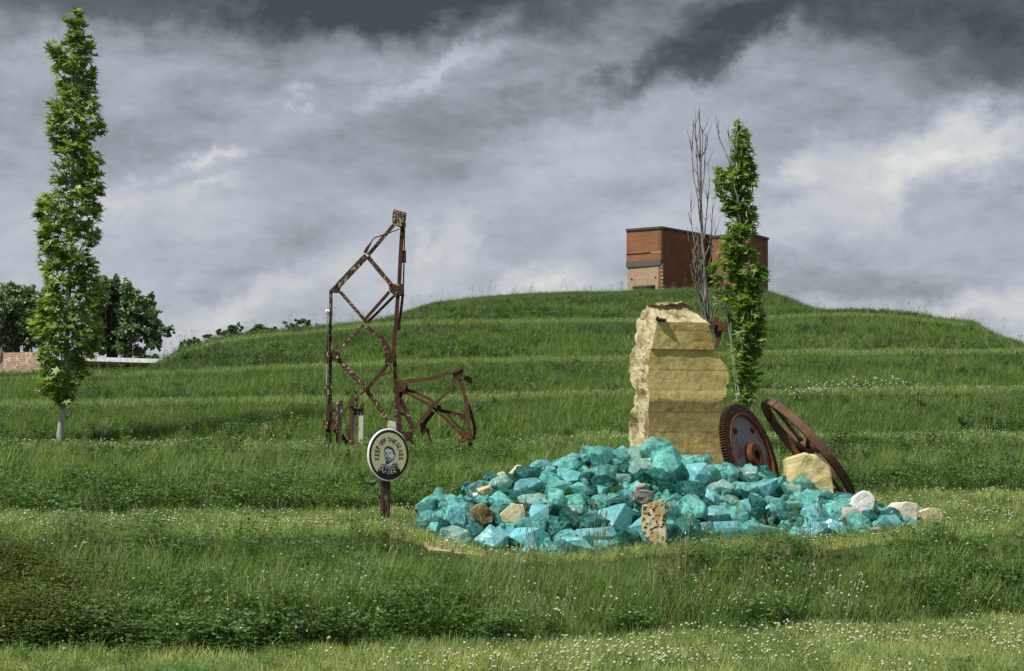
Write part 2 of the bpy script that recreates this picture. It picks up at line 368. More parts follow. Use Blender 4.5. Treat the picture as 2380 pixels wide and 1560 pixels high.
def m_glass(name, base, tint, trans, rough=.12, scuff=.18, scuffc=(.55, .72, .72), bumpk=.35, sc=7, var=.35, vein=True, trl=.3, tlc=(.35, .85, .78), fac=.8, cellv=.35, dk=.45):
    """slag glass: clear refracting body, cloudy patches, chipped white scuffs"""
    m, nt = mat(name)
    oi = nd(nt, 'ShaderNodeObjectInfo'); co = objco(nt)
    add = nd(nt, 'ShaderNodeVectorMath', operation='ADD'); lk(nt, co, add.inputs[0])
    cx = nd(nt, 'ShaderNodeCombineXYZ'); lk(nt, math_(nt, 'MULTIPLY', oi.outputs['Random'], 37.0), cx.inputs[0]); lk(nt, cx.outputs[0], add.inputs[1])
    p = add.outputs[0]
    n = noise_n(nt, p, sc * .6, 5, .6, .6); n2 = noise_n(nt, p, sc * 2.6, 6, .65, .3); n3 = noise_n(nt, p, sc * 1.3, 7, .7, .8)
    v = nd(nt, 'ShaderNodeTexVoronoi', feature='SMOOTH_F1'); v.inputs['Scale'].default_value = sc * 1.1; lk(nt, p, v.inputs[0])
    val = math_(nt, 'ADD', 1 - var * .5, math_(nt, 'MULTIPLY', oi.outputs['Random'], var))
    col = mixc(nt, n.outputs[0], base, tuple(min(1, x * 1.35) for x in base))
    cv = nd(nt, 'ShaderNodeCombineXYZ')
    for i in range(3): lk(nt, val, cv.inputs[i])
    col = mixc(nt, 1.0, col, cv.outputs[0], 'MULTIPLY')
    sf = ramp(nt, [(.64 - scuff * .2, (0, 0, 0)), (.78 - scuff * .2, (.6, .6, .6))], n3.outputs[0]).outputs[0]
    col = mixc(nt, sf, col, scuffc)
    if vein:
        w = nd(nt, 'ShaderNodeTexVoronoi', feature='DISTANCE_TO_EDGE'); w.inputs['Scale'].default_value = sc * .5
        wv = nd(nt, 'ShaderNodeVectorMath', operation='MULTIPLY_ADD'); lk(nt, n3.outputs['Color'], wv.inputs[0]); wv.inputs[1].default_value = (.12, .12, .12); lk(nt, p, wv.inputs[2])
        lk(nt, wv.outputs[0], w.inputs[0])
        vf = ramp(nt, [(.008, (.45, .45, .45)), (.03, (0, 0, 0))], w.outputs[0]).outputs[0]
        col = mixc(nt, vf, col, (.5, .72, .74))
    hb = math_(nt, 'ADD', math_(nt, 'MULTIPLY', v.outputs[0], 1.4), math_(nt, 'MULTIPLY', n2.outputs[0], .35))
    # fracture facets: every cell of a warped cell pattern tilts the surface its own way
    geoN = nd(nt, 'ShaderNodeNewGeometry').outputs['Normal']
    wp = nd(nt, 'ShaderNodeVectorMath', operation='MULTIPLY_ADD'); lk(nt, n2.outputs['Color'], wp.inputs[0]); wp.inputs[1].default_value = (.10, .10, .10); lk(nt, p, wp.inputs[2])
    nn = geoN; cells = []
    for scl_, amp_ in ((sc * 1.4, fac), (sc * 3.6, fac * .8), (sc * 9, fac * .55)):
        vc = nd(nt, 'ShaderNodeTexVoronoi'); vc.inputs['Scale'].default_value = scl_; lk(nt, wp.outputs[0], vc.inputs['Vector']); cells.append(vc)
        sb = nd(nt, 'ShaderNodeVectorMath', operation='SUBTRACT'); lk(nt, vc.outputs['Color'], sb.inputs[0]); sb.inputs[1].default_value = (.5, .5, .5)
        ma = nd(nt, 'ShaderNodeVectorMath', operation='MULTIPLY_ADD'); lk(nt, sb.outputs[0], ma.inputs[0]); ma.inputs[1].default_value = (amp_,) * 3; lk(nt, nn, ma.inputs[2]); nn = ma.outputs[0]
    nz = nd(nt, 'ShaderNodeVectorMath', operation='NORMALIZE'); lk(nt, nn, nz.inputs[0])
    nm = bump(nt, hb, bumpk, .03, nz.outputs[0])
    cs = nd(nt, 'ShaderNodeSeparateColor'); lk(nt, cells[0].outputs['Color'], cs.inputs[0]); cs2 = nd(nt, 'ShaderNodeSeparateColor'); lk(nt, cells[1].outputs['Color'], cs2.inputs[0])
    tone = math_(nt, 'MULTIPLY_ADD', math_(nt, 'ADD', cs.outputs[0], cs2.outputs[0]), cellv, 1 - cellv)
    tv = nd(nt, 'ShaderNodeCombineXYZ')
    for i in range(3): lk(nt, tone, tv.inputs[i])
    col = mixc(nt, 1.0, col, tv.outputs[0], 'MULTIPLY')
    vs_ = nd(nt, 'ShaderNodeTexVoronoi'); vs_.inputs['Scale'].default_value = 42; lk(nt, wp.outputs[0], vs_.inputs['Vector'])
    sp1 = nd(nt, 'ShaderNodeSeparateColor'); lk(nt, vs_.outputs['Color'], sp1.inputs[0])
    spk = math_(nt, 'MULTIPLY', math_(nt, 'LESS_THAN', vs_.outputs['Distance'], math_(nt, 'MULTIPLY', sp1.outputs[1], .42)), math_(nt, 'GREATER_THAN', sp1.outputs[0], .86))
    col = mixc(nt, math_(nt, 'MULTIPLY', spk, .6), col, (.78, .86, .85)); sf = math_(nt, 'MAXIMUM', sf, math_(nt, 'MULTIPLY', spk, .8))  # small whitish speckles and glints put into the colour
    tintc = mixc(nt, cs.outputs[1], tuple(x * dk for x in tint), tint)
    d = nd(nt, 'ShaderNodeBsdfPrincipled'); lk(nt, col, d.inputs['Base Color']); d.inputs['Roughness'].default_value = rough
    d.inputs['Specular IOR Level'].default_value = .8; lk(nt, nm, d.inputs['Normal'])
    tb = nd(nt, 'ShaderNodeBsdfTranslucent'); tb.inputs[0].default_value = (*tlc, 1); lk(nt, nm, tb.inputs['Normal'])
    dm = nd(nt, 'ShaderNodeMixShader'); dm.inputs[0].default_value = trl; lk(nt, d.outputs[0], dm.inputs[1]); lk(nt, tb.outputs[0], dm.inputs[2])
    g = nd(nt, 'ShaderNodeBsdfGlass'); g.inputs['IOR'].default_value = 1.52; g.inputs['Roughness'].default_value = .04
    lk(nt, tintc, g.inputs['Color']); lk(nt, nm, g.inputs['Normal'])
    cl = ramp(nt, [(.3, (1, 1, 1)), (.7, (.25, .25, .25))], n.outputs[0]).outputs[0]
    tf = math_(nt, 'MULTIPLY', math_(nt, 'MULTIPLY', cl, trans), math_(nt, 'SUBTRACT', 1.0, sf), clamp=True)
    mx = nd(nt, 'ShaderNodeMixShader'); lk(nt, tf, mx.inputs[0]); lk(nt, dm.outputs[0], mx.inputs[1]); lk(nt, g.outputs[0], mx.inputs[2])
    o = nd(nt, 'ShaderNodeOutputMaterial'); lk(nt, mx.outputs[0], o.inputs[0])
    return m
M['gM'] = m_glass('milky_turquoise_glass', (.17, .47, .50), (.6, .93, .93), .16, .10, .34, (.60, .76, .78), bumpk=.15, sc=6, var=.4, trl=.24, tlc=(.42, .87, .88), fac=.45, cellv=.26)
M['gT'] = m_glass('clear_teal_glass', (.20, .63, .56), (.9, 1.0, .98), .56, .03, .36, (.62, .80, .76), bumpk=.3, sc=7, vein=False, trl=.36, var=.6, tlc=(.58, 1.0, .93), fac=1.1, cellv=.60, dk=.4)
M['gD'] = m_glass('dark_green_glass', (.04, .19, .165), (.48, .83, .77), .72, .025, .28, (.50, .68, .65), bumpk=.3, sc=7, vein=False, trl=.22, var=.9, tlc=(.22, .64, .56), fac=1.1, cellv=.70, dk=.25)
M['gP'] = m_glass('pale_cloudy_glass', (.30, .50, .44), (.8, .97, .92), .5, .08, .5, (.60, .66, .59), .3, 8, vein=False, trl=.3, tlc=(.55, .9, .82), fac=.8, cellv=.4)
# ------------------------------------------------------------------ terrain
rng = np.random.default_rng(7)
def ip(u, xs, ys): return np.interp(u, xs, ys)
def node_rows(u):
    """profile of the terraced hill along one bearing: list of (distance, height, zone of the segment that follows)"""
    z = lambda y, d: EYE - (y - YH) / F * d
    n = []
    for d in (-120., -20., 4.): n.append((d, 0., 0))
    n.append((12.0, 0., 0))
    y = ip(u, [0, 460, 800, 1340, 1570, 2380], [1536, 1532, 1520, 1497, 1477, 1443]); d1 = 1.7 * F / (y - YH)
    n.append((d1, 0., 1))                                                      # L1 foot of first bank
    y = ip(u, [0, 600, 890, 1000, 1120, 1290, 1500, 1900, 2100, 2190, 2380], [1238, 1240, 1232, 1262, 1300, 1300, 1282, 1272, 1256, 1242, 1232])
    d = ip(u, [0, 600, 890, 1000, 1120, 1290, 1500, 1900, 2100, 2190, 2380], [18.3, 18.3, 18.9, 18.4, 18.2, 18.2, 18.4, 18.9, 19.3, 19.8, 20.2])
    n.append((d, z(y, d), 2))                                                  # L2 crest -> mown strip
    y = ip(u, [0, 850, 1100, 1500, 1900, 2100, 2380], [1192, 1190, 1185, 1160, 1150, 1147, 1143])
    d = ip(u, [0, 850, 1100, 1500, 1900, 2100, 2380], [22, 22.3, 23, 24.5, 25.5, 26, 26.5])
    n.append((d, z(y, d), 3))                                                  # L3 foot of second bank
    y = ip(u, [0, 400, 700, 900, 1100, 1300, 1500, 1900, 2380], [1046, 1042, 1044, 1052, 1057, 1036, 1030, 1030, 1026])
    d4 = ip(u, [0, 900, 1100, 1300, 1500, 1900, 2380], [26.5, 26.5, 27, 28, 28.5, 29.5, 30])
    n.append((d4, z(y, d4), 4))                                                # L4 strip with the trees
    y5 = ip(u, [0, 900, 1100, 1300, 1900, 2380], [1030, 1030, 1028, 1018, 1017, 1010])
    n.append((d4 + 2.6, z(y5, d4 + 2.6), 5))
    y = ip(u, [0, 560, 1100, 1450, 1780, 2045, 2380], [943, 934, 926, 914, 912, 909, 905])
    d = ip(u, [0, 560, 1100, 1450, 1780, 2380], [34, 34, 35, 36, 37, 37])
    n.append((d, z(y, d), 6)); n.append((d + 2.2, z(y - 3.2, d + 1.6), 7))
    y = ip(u, [0, 150, 340, 760, 1100, 1450, 1800, 2380], [879, 877, 867, 846, 835, 830, 817, 813])
    d = ip(u, [0, 340, 760, 1100, 1450, 2380], [46, 46, 47, 48, 49, 49])
    n.append((d, z(y, d), 8)); y9 = y - 2.6; n.append((d + 3, z(y9, d + 3), 9))
    yy = ip(u, [300, 340, 370, 420, 500, 600, 700, 760, 870, 950, 1450, 1780, 1900, 2000, 2100, 2200, 2260, 2300, 2380, 2600],
            [910, 863, 849, 818, 791, 776, 769, 761, 751, 746, 740, 735, 726, 724, 730, 746, 752, 777, 806, 812])
    y = np.minimum(yy, y9 - .7); d = ip(u, [300, 700, 1100, 2600], [55, 59, 61, 60])
    n.append((d, z(y, d), 10))
    k = ip(u, [850, 950, 1800, 1910], [.6, 2.6, 2.6, .6]); y11 = y - k
    n.append((d + 3.5, z(y11, d + 3.5), 11))
    y12 = ip(u, [870, 900, 950, 1010, 1100, 1200, 1300, 1450, 1620, 1780, 1830, 1880, 1910], [751, 742, 722, 702, 691, 683, 679, 676, 669, 676, 691, 716, 723])
    y = np.minimum(np.where((u > 870) & (u < 1912), y12, 9999), y11 - .6); d = ip(u, [870, 1000, 1800, 1910], [70, 80, 80, 70])
    n.append((d, z(y, d), 12))
    n.append((120., z(y + 3, 120.), 12)); zz = z(y + 4, 150.); n.append((150., zz, 12))
    n.append((500., zz, 12)); n.append((4000., zz, 12))
    return n
GRASS_H = {8: .20, 10: .26, 12: .26}
SUB = [2, 3, 4, 5, 16, 8, 14, 4, 12, 4, 14, 4, 14, 4, 14, 6, 3, 3, 3]
def column(u):
    n = node_rows(u); ds = []; zs = []; zo = []
    for k in range(len(n) - 1):
        for s in range(SUB[k]):
            t = s / SUB[k]
            ds.append(n[k][0] * (1 - t) + n[k + 1][0] * t); zs.append(n[k][1] * (1 - t) + n[k + 1][1] * t); zo.append(n[k][2])
    ds.append(n[-1][0]); zs.append(n[-1][1]); zo.append(12)
    ds = np.array(ds, float); zs = np.array(zs, float)
    zs -= np.interp(ds, [15.5, 18, 20, 24, 34, 44, 60, 80], [0, .05, .05, .05, .05, .10, .13, .14])
    # rounded shoulders, no knife edges
    for _ in range(2): zs[1:-1] = .25 * zs[:-2] + .5 * zs[1:-1] + .25 * zs[2:]
    return ds, zs, zo
def ground_z(x, d):
    u = UC + x / max(d, 12.) * F
    ds, zs, _ = column(u)
    return float(np.interp(d, ds, zs))
def ground_hit(u, y):
    """distance at which the ground under layout pixel (u, y) lies"""
    ds, zs, _ = column(u)
    k = ds > 11
    yp = YH + (EYE - zs[k]) / ds[k] * F
    i = int(np.argmax(yp <= y))
    a, b = yp[i - 1], yp[i]; t = (a - y) / max(a - b, 1e-6)
    return float(ds[k][i - 1] * (1 - t) + ds[k][i] * t)
def on_ground(u, y):
    d = ground_hit(u, y); p = P(u, y, d); p.z = ground_z(p.x, d); return p

us = np.concatenate([np.linspace(-9000, -700, 22), np.linspace(-460, 2840, 284), np.linspace(3080, 11400, 22)])
cols = [column(float(u)) for u in us]
NR = len(cols[0][0]); NC = len(us)
gv = np.zeros((NC, NR, 3))
for i, (ds, zs, zo) in enumerate(cols):
    lat = np.maximum(ds, 12.); gv[i, :, 0] = (us[i] - UC) / F * lat; gv[i, :, 1] = ds; gv[i, :, 2] = zs
ZO = np.array(cols[0][2])
BANK = {1, 3, 5, 7, 9, 11}
for i in range(NC):
    for j in range(NR):
        x, y, zz = gv[i, j]
        if 12 < y < 140:
            k = .05 if ZO[j] in BANK else .02
            gv[i, j, 2] += k * (noise.noise((x * .6, y * .6, 1)) + .6 * noise.noise((x * 1.7, y * 1.7, 5)))
mb = MB()
mb.v = [tuple(p) for p in gv.reshape(-1, 3)]
fc = [(i * NR + j, (i + 1) * NR + j, (i + 1) * NR + j + 1, i * NR + j + 1) for i in range(NC - 1) for j in range(NR - 1)]
mb.f = fc; mb.m = [0] * len(fc)
ground = mb.build('terraced_ground', M['ground'], smooth=True, normals=False)
tag(ground, kind='structure')

# sampling of the visible faces
fi = [(i, j) for i in range(NC - 1) if -450 < us[i] < 2830 for j in range(NR - 1) if 11.5 < gv[i, j, 1] < 98]
fi = np.array(fi)
A = gv[fi[:, 0], fi[:, 1]]; B = gv[fi[:, 0] + 1, fi[:, 1]]; Cc = gv[fi[:, 0] + 1, fi[:, 1] + 1]; D = gv[fi[:, 0], fi[:, 1] + 1]
area = .5 * (np.linalg.norm(np.cross(B - A, D - A), axis=1) + np.linalg.norm(np.cross(B - Cc, D - Cc), axis=1))
fz = ZO[fi[:, 1]]; fu = us[fi[:, 0]] + 6; fd = A[:, 1]
NODE_J = np.cumsum([0] + SUB)
ft = np.array([(j - NODE_J[np.searchsorted(NODE_J, j, 'right') - 1]) / SUB[min(np.searchsorted(NODE_J, j, 'right') - 1, len(SUB) - 1)] for j in fi[:, 1]])
pile_u = [965, 1030, 1120, 1300, 1500, 1700, 1900, 2050, 2195]
pile_front = [1238, 1272, 1297, 1300, 1279, 1270, 1264, 1250, 1232]
def keep_off(p):
    """no grass under the glass heap, in the block or through the sign post"""
    u = UC + p[:, 0] / p[:, 1] * F; y = YH + (EYE - p[:, 2]) / p[:, 1] * F
    yf = np.interp(u, pile_u, pile_front)
    inp = (u > 985) & (u < 2120) & (y < yf - 20) & (p[:, 1] < 21.3) & (p[:, 1] > 17)
    return ~inp
def sample(dens):
    """dens: per-face number per square metre -> points, face idx"""
    n = rng.poisson(np.maximum(dens, 0) * area)
    idx = np.repeat(np.arange(len(fi)), n)
    s = rng.random(len(idx))[:, None]; t = rng.random(len(idx))[:, None]
    p = (A[idx] * (1 - s) + B[idx] * s) * (1 - t) + (D[idx] * (1 - s) + Cc[idx] * s) * t
    k = keep_off(p)
    return p[k], idx[k]
def fbm(p, sc, seed):
    return np.array([noise.fractal((x * sc + seed, y * sc, z * sc), 1.0, 2.0, 3) for x, y, z in p])

def scatter(name, pts, rot, scl, idx, sources, label, cat):
    me = bpy.data.meshes.new(name)
    me.vertices.add(len(pts)); me.vertices.foreach_set('co', np.asarray(pts, np.float32).ravel())
    a = me.attributes.new('rot', 'FLOAT_VECTOR', 'POINT'); a.data.foreach_set('vector', np.asarray(rot, np.float32).ravel())
    a = me.attributes.new('scl', 'FLOAT', 'POINT'); a.data.foreach_set('value', np.asarray(scl, np.float32))
    a = me.attributes.new('idx', 'INT', 'POINT'); a.data.foreach_set('value', np.asarray(idx, np.int32))
    o = link(name, me)
    col = bpy.data.collections.new(name + '_sources')
    for s in sources: col.objects.link(s)
    g = bpy.data.node_groups.new(name + '_scatter', 'GeometryNodeTree')
    g.interface.new_socket('Geometry', in_out='INPUT', socket_type='NodeSocketGeometry')
    g.interface.new_socket('Geometry', in_out='OUTPUT', socket_type='NodeSocketGeometry')
    gi = g.nodes.new('NodeGroupInput'); go = g.nodes.new('NodeGroupOutput')
    ci = g.nodes.new('GeometryNodeCollectionInfo'); ci.inputs[0].default_value = col; ci.inputs[1].default_value = True; ci.inputs[2].default_value = True
    iop = g.nodes.new('GeometryNodeInstanceOnPoints'); iop.inputs['Pick Instance'].default_value = True
    def na(nm, typ):
        n = g.nodes.new('GeometryNodeInputNamedAttribute'); n.data_type = typ; n.inputs[0].default_value = nm
        return [s for s in n.outputs if s.enabled and s.name == 'Attribute'][0]
    e2r = g.nodes.new('FunctionNodeEulerToRotation')
    g.links.new(na('rot', 'FLOAT_VECTOR'), e2r.inputs[0]); g.links.new(e2r.outputs[0], iop.inputs['Rotation'])
    g.links.new(na('scl', 'FLOAT'), iop.inputs['Scale']); g.links.new(na('idx', 'INT'), iop.inputs['Instance Index'])
    g.links.new(gi.outputs[0], iop.inputs['Points']); g.links.new(ci.outputs[0], iop.inputs['Instance']); g.links.new(iop.outputs[0], go.inputs[0])
    md = o.modifiers.new('scatter', 'NODES'); md.node_group = g
    tag(o, label, cat, kind='stuff')
    return o

def src(name, mbd, mats):
    o = mbd.build(name, mats, normals=False); C.objects.unlink(o); return o
RN = random.Random(3)
def blade(mb, base, yaw, h, w, lean, curl, seg=3, mi=0):
    dx, dy = math.cos(yaw), math.sin(yaw); px, py = -dy, dx
    tw = RN.uniform(-.9, .9); px, py = math.cos(yaw + 1.57 + tw), math.sin(yaw + 1.57 + tw)
    vs = []; x = y = z = 0.; a = lean
    for s in range(seg + 1):
        ww = w * (1 - (s / seg) ** 1.6) * .5 + .0004
        vs += [(base[0] + x * dx + px * ww, base[1] + x * dy + py * ww, z), (base[0] + x * dx - px * ww, base[1] + x * dy - py * ww, z)]
        x += math.sin(a) * h / seg; z += math.cos(a) * h / seg; a += curl / seg
    mb.add(vs, [(2 * s, 2 * s + 1, 2 * s + 3, 2 * s + 2) for s in range(seg)], mi)
def tuft(name, n, rad, h0, h1, w, leanmax, material, curl=(.3, 1.1), bias=.0):
    m = MB()
    for _ in range(n):
        a = RN.uniform(0, 6.28); r = rad * math.sqrt(RN.random())
        yaw = RN.gauss(0, 1.0) if RN.random() < bias else RN.uniform(0, 6.28)
        blade(m, (r * math.cos(a), r * math.sin(a)), yaw, RN.uniform(h0, h1), w * RN.uniform(.7, 1.3), RN.uniform(.02, leanmax), RN.uniform(*curl))
    return src(name, m, material)
def leafclump(name, n, rad, h, ls, material, stems=True, tri=True):
    m = MB()
    for _ in range(n):
        a = RN.uniform(0, 6.28); r = rad * math.sqrt(RN.random()); hh = h * RN.uniform(.35, 1)
        c = Vector((r * math.cos(a), r * math.sin(a), hh))
        ya = RN.uniform(0, 6.28); tl = RN.uniform(-.5, .5)
        for k in range(3 if tri else 1):
            an = ya + k * 2.094; s = ls * RN.uniform(.7, 1.2)
            dv = Vector((math.cos(an), math.sin(an), RN.uniform(-.1, .35))); sd = Vector((-math.sin(an), math.cos(an), tl))
            m.add([c, c + dv * s * .5 + sd * s * .42, c + dv * s, c + dv * s * .5 - sd * s * .42], [(0, 1, 2, 3)])
        if stems:
            m.add([(c.x * .8 - .001, c.y * .8, 0), (c.x * .8 + .001, c.y * .8, 0), (c.x + .001, c.y, c.z), (c.x - .001, c.y, c.z)], [(0, 1, 2, 3)])
    return src(name, m, material)
def weedplant(name, h, n, ls, material):
    m = MB()
    for s in range(5):
        a = RN.uniform(0, 6.28); top = Vector((math.cos(a) * h * .35, math.sin(a) * h * .35, h * RN.uniform(.6, 1)))
        m.tube([(0, 0, 0), top * .5, top], [.003, .0025, .001], 4, False)
        for _ in range(n):
            t = RN.uniform(.2, 1); c = top * t; an = RN.uniform(0, 6.28); s_ = ls * RN.uniform(.6, 1.2)
            dv = Vector((math.cos(an), math.sin(an), RN.uniform(-.3, .5))); sd = Vector((-math.sin(an), math.cos(an), RN.uniform(-.4, .4)))
            m.add([c, c + dv * s_ * .5 + sd * s_ * .25, c + dv * s_, c + dv * s_ * .5 - sd * s_ * .25], [(0, 1, 2, 3)])
    return src(name, m, material)
def flower(name, h, r, petal):
    m = MB()
    m.tube([(0, 0, 0), (.01, 0, h * .5), (0, 0, h)], [.0016, .0014, .0012], 4, False, 1)
    bm = bmesh.new(); bmesh.ops.create_icosphere(bm, subdivisions=2, radius=r)
    vs = [v.co * (1 + .18 * noise.noise(v.co * 400)) for v in bm.verts]
    m.add([(v.x, v.y, v.z * .85 + h) for v in vs], [tuple(v.index for v in f.verts) for f in bm.faces]); bm.free()
    return src(name, m, [petal, M['clover']])
def stalk(name, h, material):
    m = MB()
    for _ in range(4):
        a = RN.uniform(-1, 1); l = RN.uniform(.05, .3)
        hh = h * RN.uniform(.6, 1); p0 = Vector((RN.uniform(-.05, .05), RN.uniform(-.05, .05), 0)); p1 = p0 + Vector((math.sin(l) * hh * math.cos(a), math.sin(l) * hh * math.sin(a), hh * math.cos(l)))
        m.tube([p0, p0.lerp(p1, .5) + Vector((0, 0, .02)), p1], [.0018, .0015, .001], 4, False)
        m.tube([p1.lerp(p0, .14), p1.lerp(p0, .06), p1], [.001, .006, .001], 4, False)
    return src(name, m, material)

def rots(n, tilt=.12, lean=0.0, yawmax=math.pi):
    r = np.zeros((n, 3)); r[:, 0] = rng.normal(0, tilt, n); r[:, 1] = rng.normal(lean, tilt, n); r[:, 2] = rng.uniform(-yawmax, yawmax, n)
    return r
sl = lambda *a: np.isin(fz, a)
LOD = np.clip(22 / fd, .28, 1.15)

# tall grass of the near banks
dens = np.where(sl(1, 3), 150 * LOD, 0)
dens = np.where(sl(1) & (ft < .06), 110, np.where(sl(1) & (ft < .4), dens * 1.3, dens))
pts, ix = sample(dens)
nz = fbm(pts, .55, 11)
scl = rng.uniform(.65, 1.2, len(pts)) * (1 + .35 * nz) * np.where(fz[ix] == 3, 1.12, 1.0)
scl *= np.clip(.45 + ft[ix] * 6, 0, 1) * np.interp(ft[ix], [.6, .82, .95], [.82, .5, .26])
scl *= np.where((fz[ix] == 1) & (fu[ix] > 950) & (fu[ix] < 2220), np.interp(ft[ix], [.55, .85], [1, .5]), 1)
src_t = [tuft('tall_tuft_a', 18, .09, .20, .36, .0060, .5, M['tall'], bias=.6), tuft('tall_tuft_b', 18, .10, .16, .30, .0068, .75, M['tall'], bias=.6),
         tuft('tall_tuft_c', 14, .08, .26, .42, .0056, .35, M['tall'], (.2, .8), .7), tuft('tall_tuft_d', 20, .11, .12, .24, .0075, .9, M['tall'], bias=.4)]
scatter('tall_grass', pts, rots(len(pts), .12, .10, 1.5), scl, rng.integers(0, 4, len(pts)), src_t, 'long windblown grass on the two nearest banks below the truss', 'grass')

# tall grass on the upper terraces
fy = YH + (EYE - A[:, 2]) / fd * F
ramp_y = np.interp(fu, [1834, 2045, 2210], [954, 921, 906])
RAMP = sl(5) & (fu > 1834) & (fu < 2215) & (np.abs(fy - ramp_y) < 7)
dens = np.where(sl(5), 100 * LOD * 1.2, np.where(sl(7), 80 * LOD * 1.5, np.where(sl(9), 60 * LOD * 2, np.where(sl(11), 40 * LOD * 2.6, 0))))
dens = np.where(sl(5, 7, 9, 11) & (ft > .98), 0, dens)
dens = np.where(sl(12) & (fd < 97), 6, dens)
dens = np.where(RAMP, 4, dens)
pts, ix = sample(dens)
nz = fbm(pts, .3, 23)
scl = rng.uniform(.7, 1.25, len(pts)) * (1 + .4 * nz) * np.clip(.5 + ft[ix] * 4, 0, 1) * np.interp(ft[ix], [.62, .95], [1, .25]) * .66
src_f = [tuft('far_tuft_a', 16, .16, .22, .40, .011, .55, M['far'], bias=.7), tuft('far_tuft_b', 16, .18, .16, .32, .012, .8, M['far'], bias=.7), tuft('far_tuft_c', 12, .14, .28, .5, .010, .4, M['far'], bias=.7)]
scatter('terrace_grass', pts, rots(len(pts), .14, .16, 1.4), scl, rng.integers(0, 3, len(pts)), src_f, 'tall green grass on the upper terraces of the hill', 'grass')

# mown grass of the flat strips
dens = np.where(sl(0), 230 * LOD, np.where(sl(2), 170 * LOD, np.where(sl(4), 120 * LOD, np.where(sl(6), 90, np.where(sl(8), 50, np.where(sl(10), 30, np.where(RAMP | (sl(5) & (ft > .97)), 80, np.where(sl(7) & (ft > .97), 55, np.where(sl(9, 11) & (ft > .97), 34, 0)))))))))
pts, ix = sample(dens)
nz = fbm(pts, .8, 31)
scl = rng.uniform(.7, 1.3, len(pts)) * (1 + .35 * nz) * np.where(fd[ix] > 30, 1.5, 1)
src_m = [tuft('mown_tuft_a', 20, .075, .05, .11, .0045, .8, M['mown']), tuft('mown_tuft_b', 20, .08, .04, .085, .0045, 1.0, M['mown']), tuft('mown_tuft_c', 14, .07, .07, .14, .004, .6, M['mown'])]
src_m += [tuft('mown_tuft_d', 20, .08, .04, .09, .0045, .9, M['ledge']), tuft('mown_tuft_e', 16, .08, .06, .12, .0045, .7, M['ledge'])]
scatter('mown_grass', pts, rots(len(pts), .12), scl, np.where(fd[ix] > 31, rng.integers(3, 5, len(pts)), rng.integers(0, 3, len(pts))), src_m, 'short bright grass of the mown strips between the banks', 'grass')

# clover leaves: feet of the banks and patches in the strips
patch = fbm(A, .5, 47)
dens = np.where(sl(1), 26 * np.clip(patch * 2 + .55, 0, 1) + np.where(ft < .38, 80, 0) * np.clip(.35 + patch * 2.2, 0, 1), np.where(sl(3), 14 * np.clip(patch * 2 + .4, 0, 1) + np.where(ft < .3, 45, 0), np.where(sl(0, 2), 26 * np.clip(patch * 2 + .6, 0, 1), np.where(sl(4), 20, 0))))
dens = dens + np.where(sl(3) & (ft > .7), 26 * np.clip(patch + .6, 0, 1), 0)
pts, ix = sample(dens)
scl = rng.uniform(.7, 1.35, len(pts)) * np.where(np.isin(fz[ix], (0, 2, 4)), .65, 1.25)
src_c = [leafclump('clover_a', 26, .13, .16, .023, M['clover']), leafclump('clover_b', 30, .15, .13, .020, M['clover']), leafclump('clover_c', 22, .12, .22, .025, M['clover'])]
scatter('clover_leaves', pts, rots(len(pts), .15), scl, rng.integers(0, 3, len(pts)), src_c, 'dark green clover leaves in patches at the foot of the banks', 'clover')

# creeping plant with tiny yellowish leaves, near corner of the first bank
dens = np.where(sl(1) & (fu < 260) & (ft < .62) & (ft < .75 - fu / 420), 150, 0)
pts, ix = sample(dens)
scatter('creeping_plant', pts, rots(len(pts), .2), rng.uniform(.8, 1.5, len(pts)), rng.integers(0, 2, len(pts)),
        [leafclump('creep_a', 60, .13, .24, .017, M['creep'], False), leafclump('creep_b', 60, .13, .30, .015, M['creep'], False)],
        'dense low creeper with tiny yellowish leaves at the foot of the first bank', 'creeper')

# leafy dark weeds in clumps on every bank
pw = fbm(A, .42, 61)
dens = np.where(sl(1), 4 * np.clip(pw * 3 + .1, 0, 1.2), np.where(sl(3), 9 * np.clip(pw * 3 + .3, 0, 1.3), np.where(sl(5, 7) & (ft < .84), 11 * np.clip(pw * 5 - .4, .05, 1.3), np.where(sl(9, 11) & (ft < .84), 13 * np.clip(pw * 5 + .1, .08, 1.3), 0))))
pts, ix = sample(dens)
scatter('bank_weeds', pts, rots(len(pts), .2), rng.uniform(.6, 1.25, len(pts)) * np.where(fd[ix] > 30, .70, .8) * np.interp(ft[ix], [.7, .9], [1, .6]), rng.integers(0, 3, len(pts)),
        [weedplant('weed_a', .42, 14, .085, M['weed']), weedplant('weed_b', .34, 16, .07, M['weed']), weedplant('weed_c', .5, 14, .075, M['weed'])],
        'dark leafy weeds in scattered clumps on the grassy terraces', 'weeds')
py = fbm(A, .33, 83)
dens = np.where(sl(5, 7, 9), 5 * np.clip(py * 4 - 1.5, 0, 1.5), np.where(sl(0, 1), 6 * np.clip(py * 4 - 1.6, 0, 1), 0))
pts, ix = sample(dens)
scatter('yellow_weeds', pts, rots(len(pts), .2), rng.uniform(.5, 1.0, len(pts)) * np.where(fd[ix] < 20, .4, 1), rng.integers(0, 2, len(pts)),
        [weedplant('yweed_a', .36, 14, .06, M['yweed']), weedplant('yweed_b', .3, 16, .05, M['yweed'])], 'yellow green weeds in a few pale patches of the banks', 'weeds')

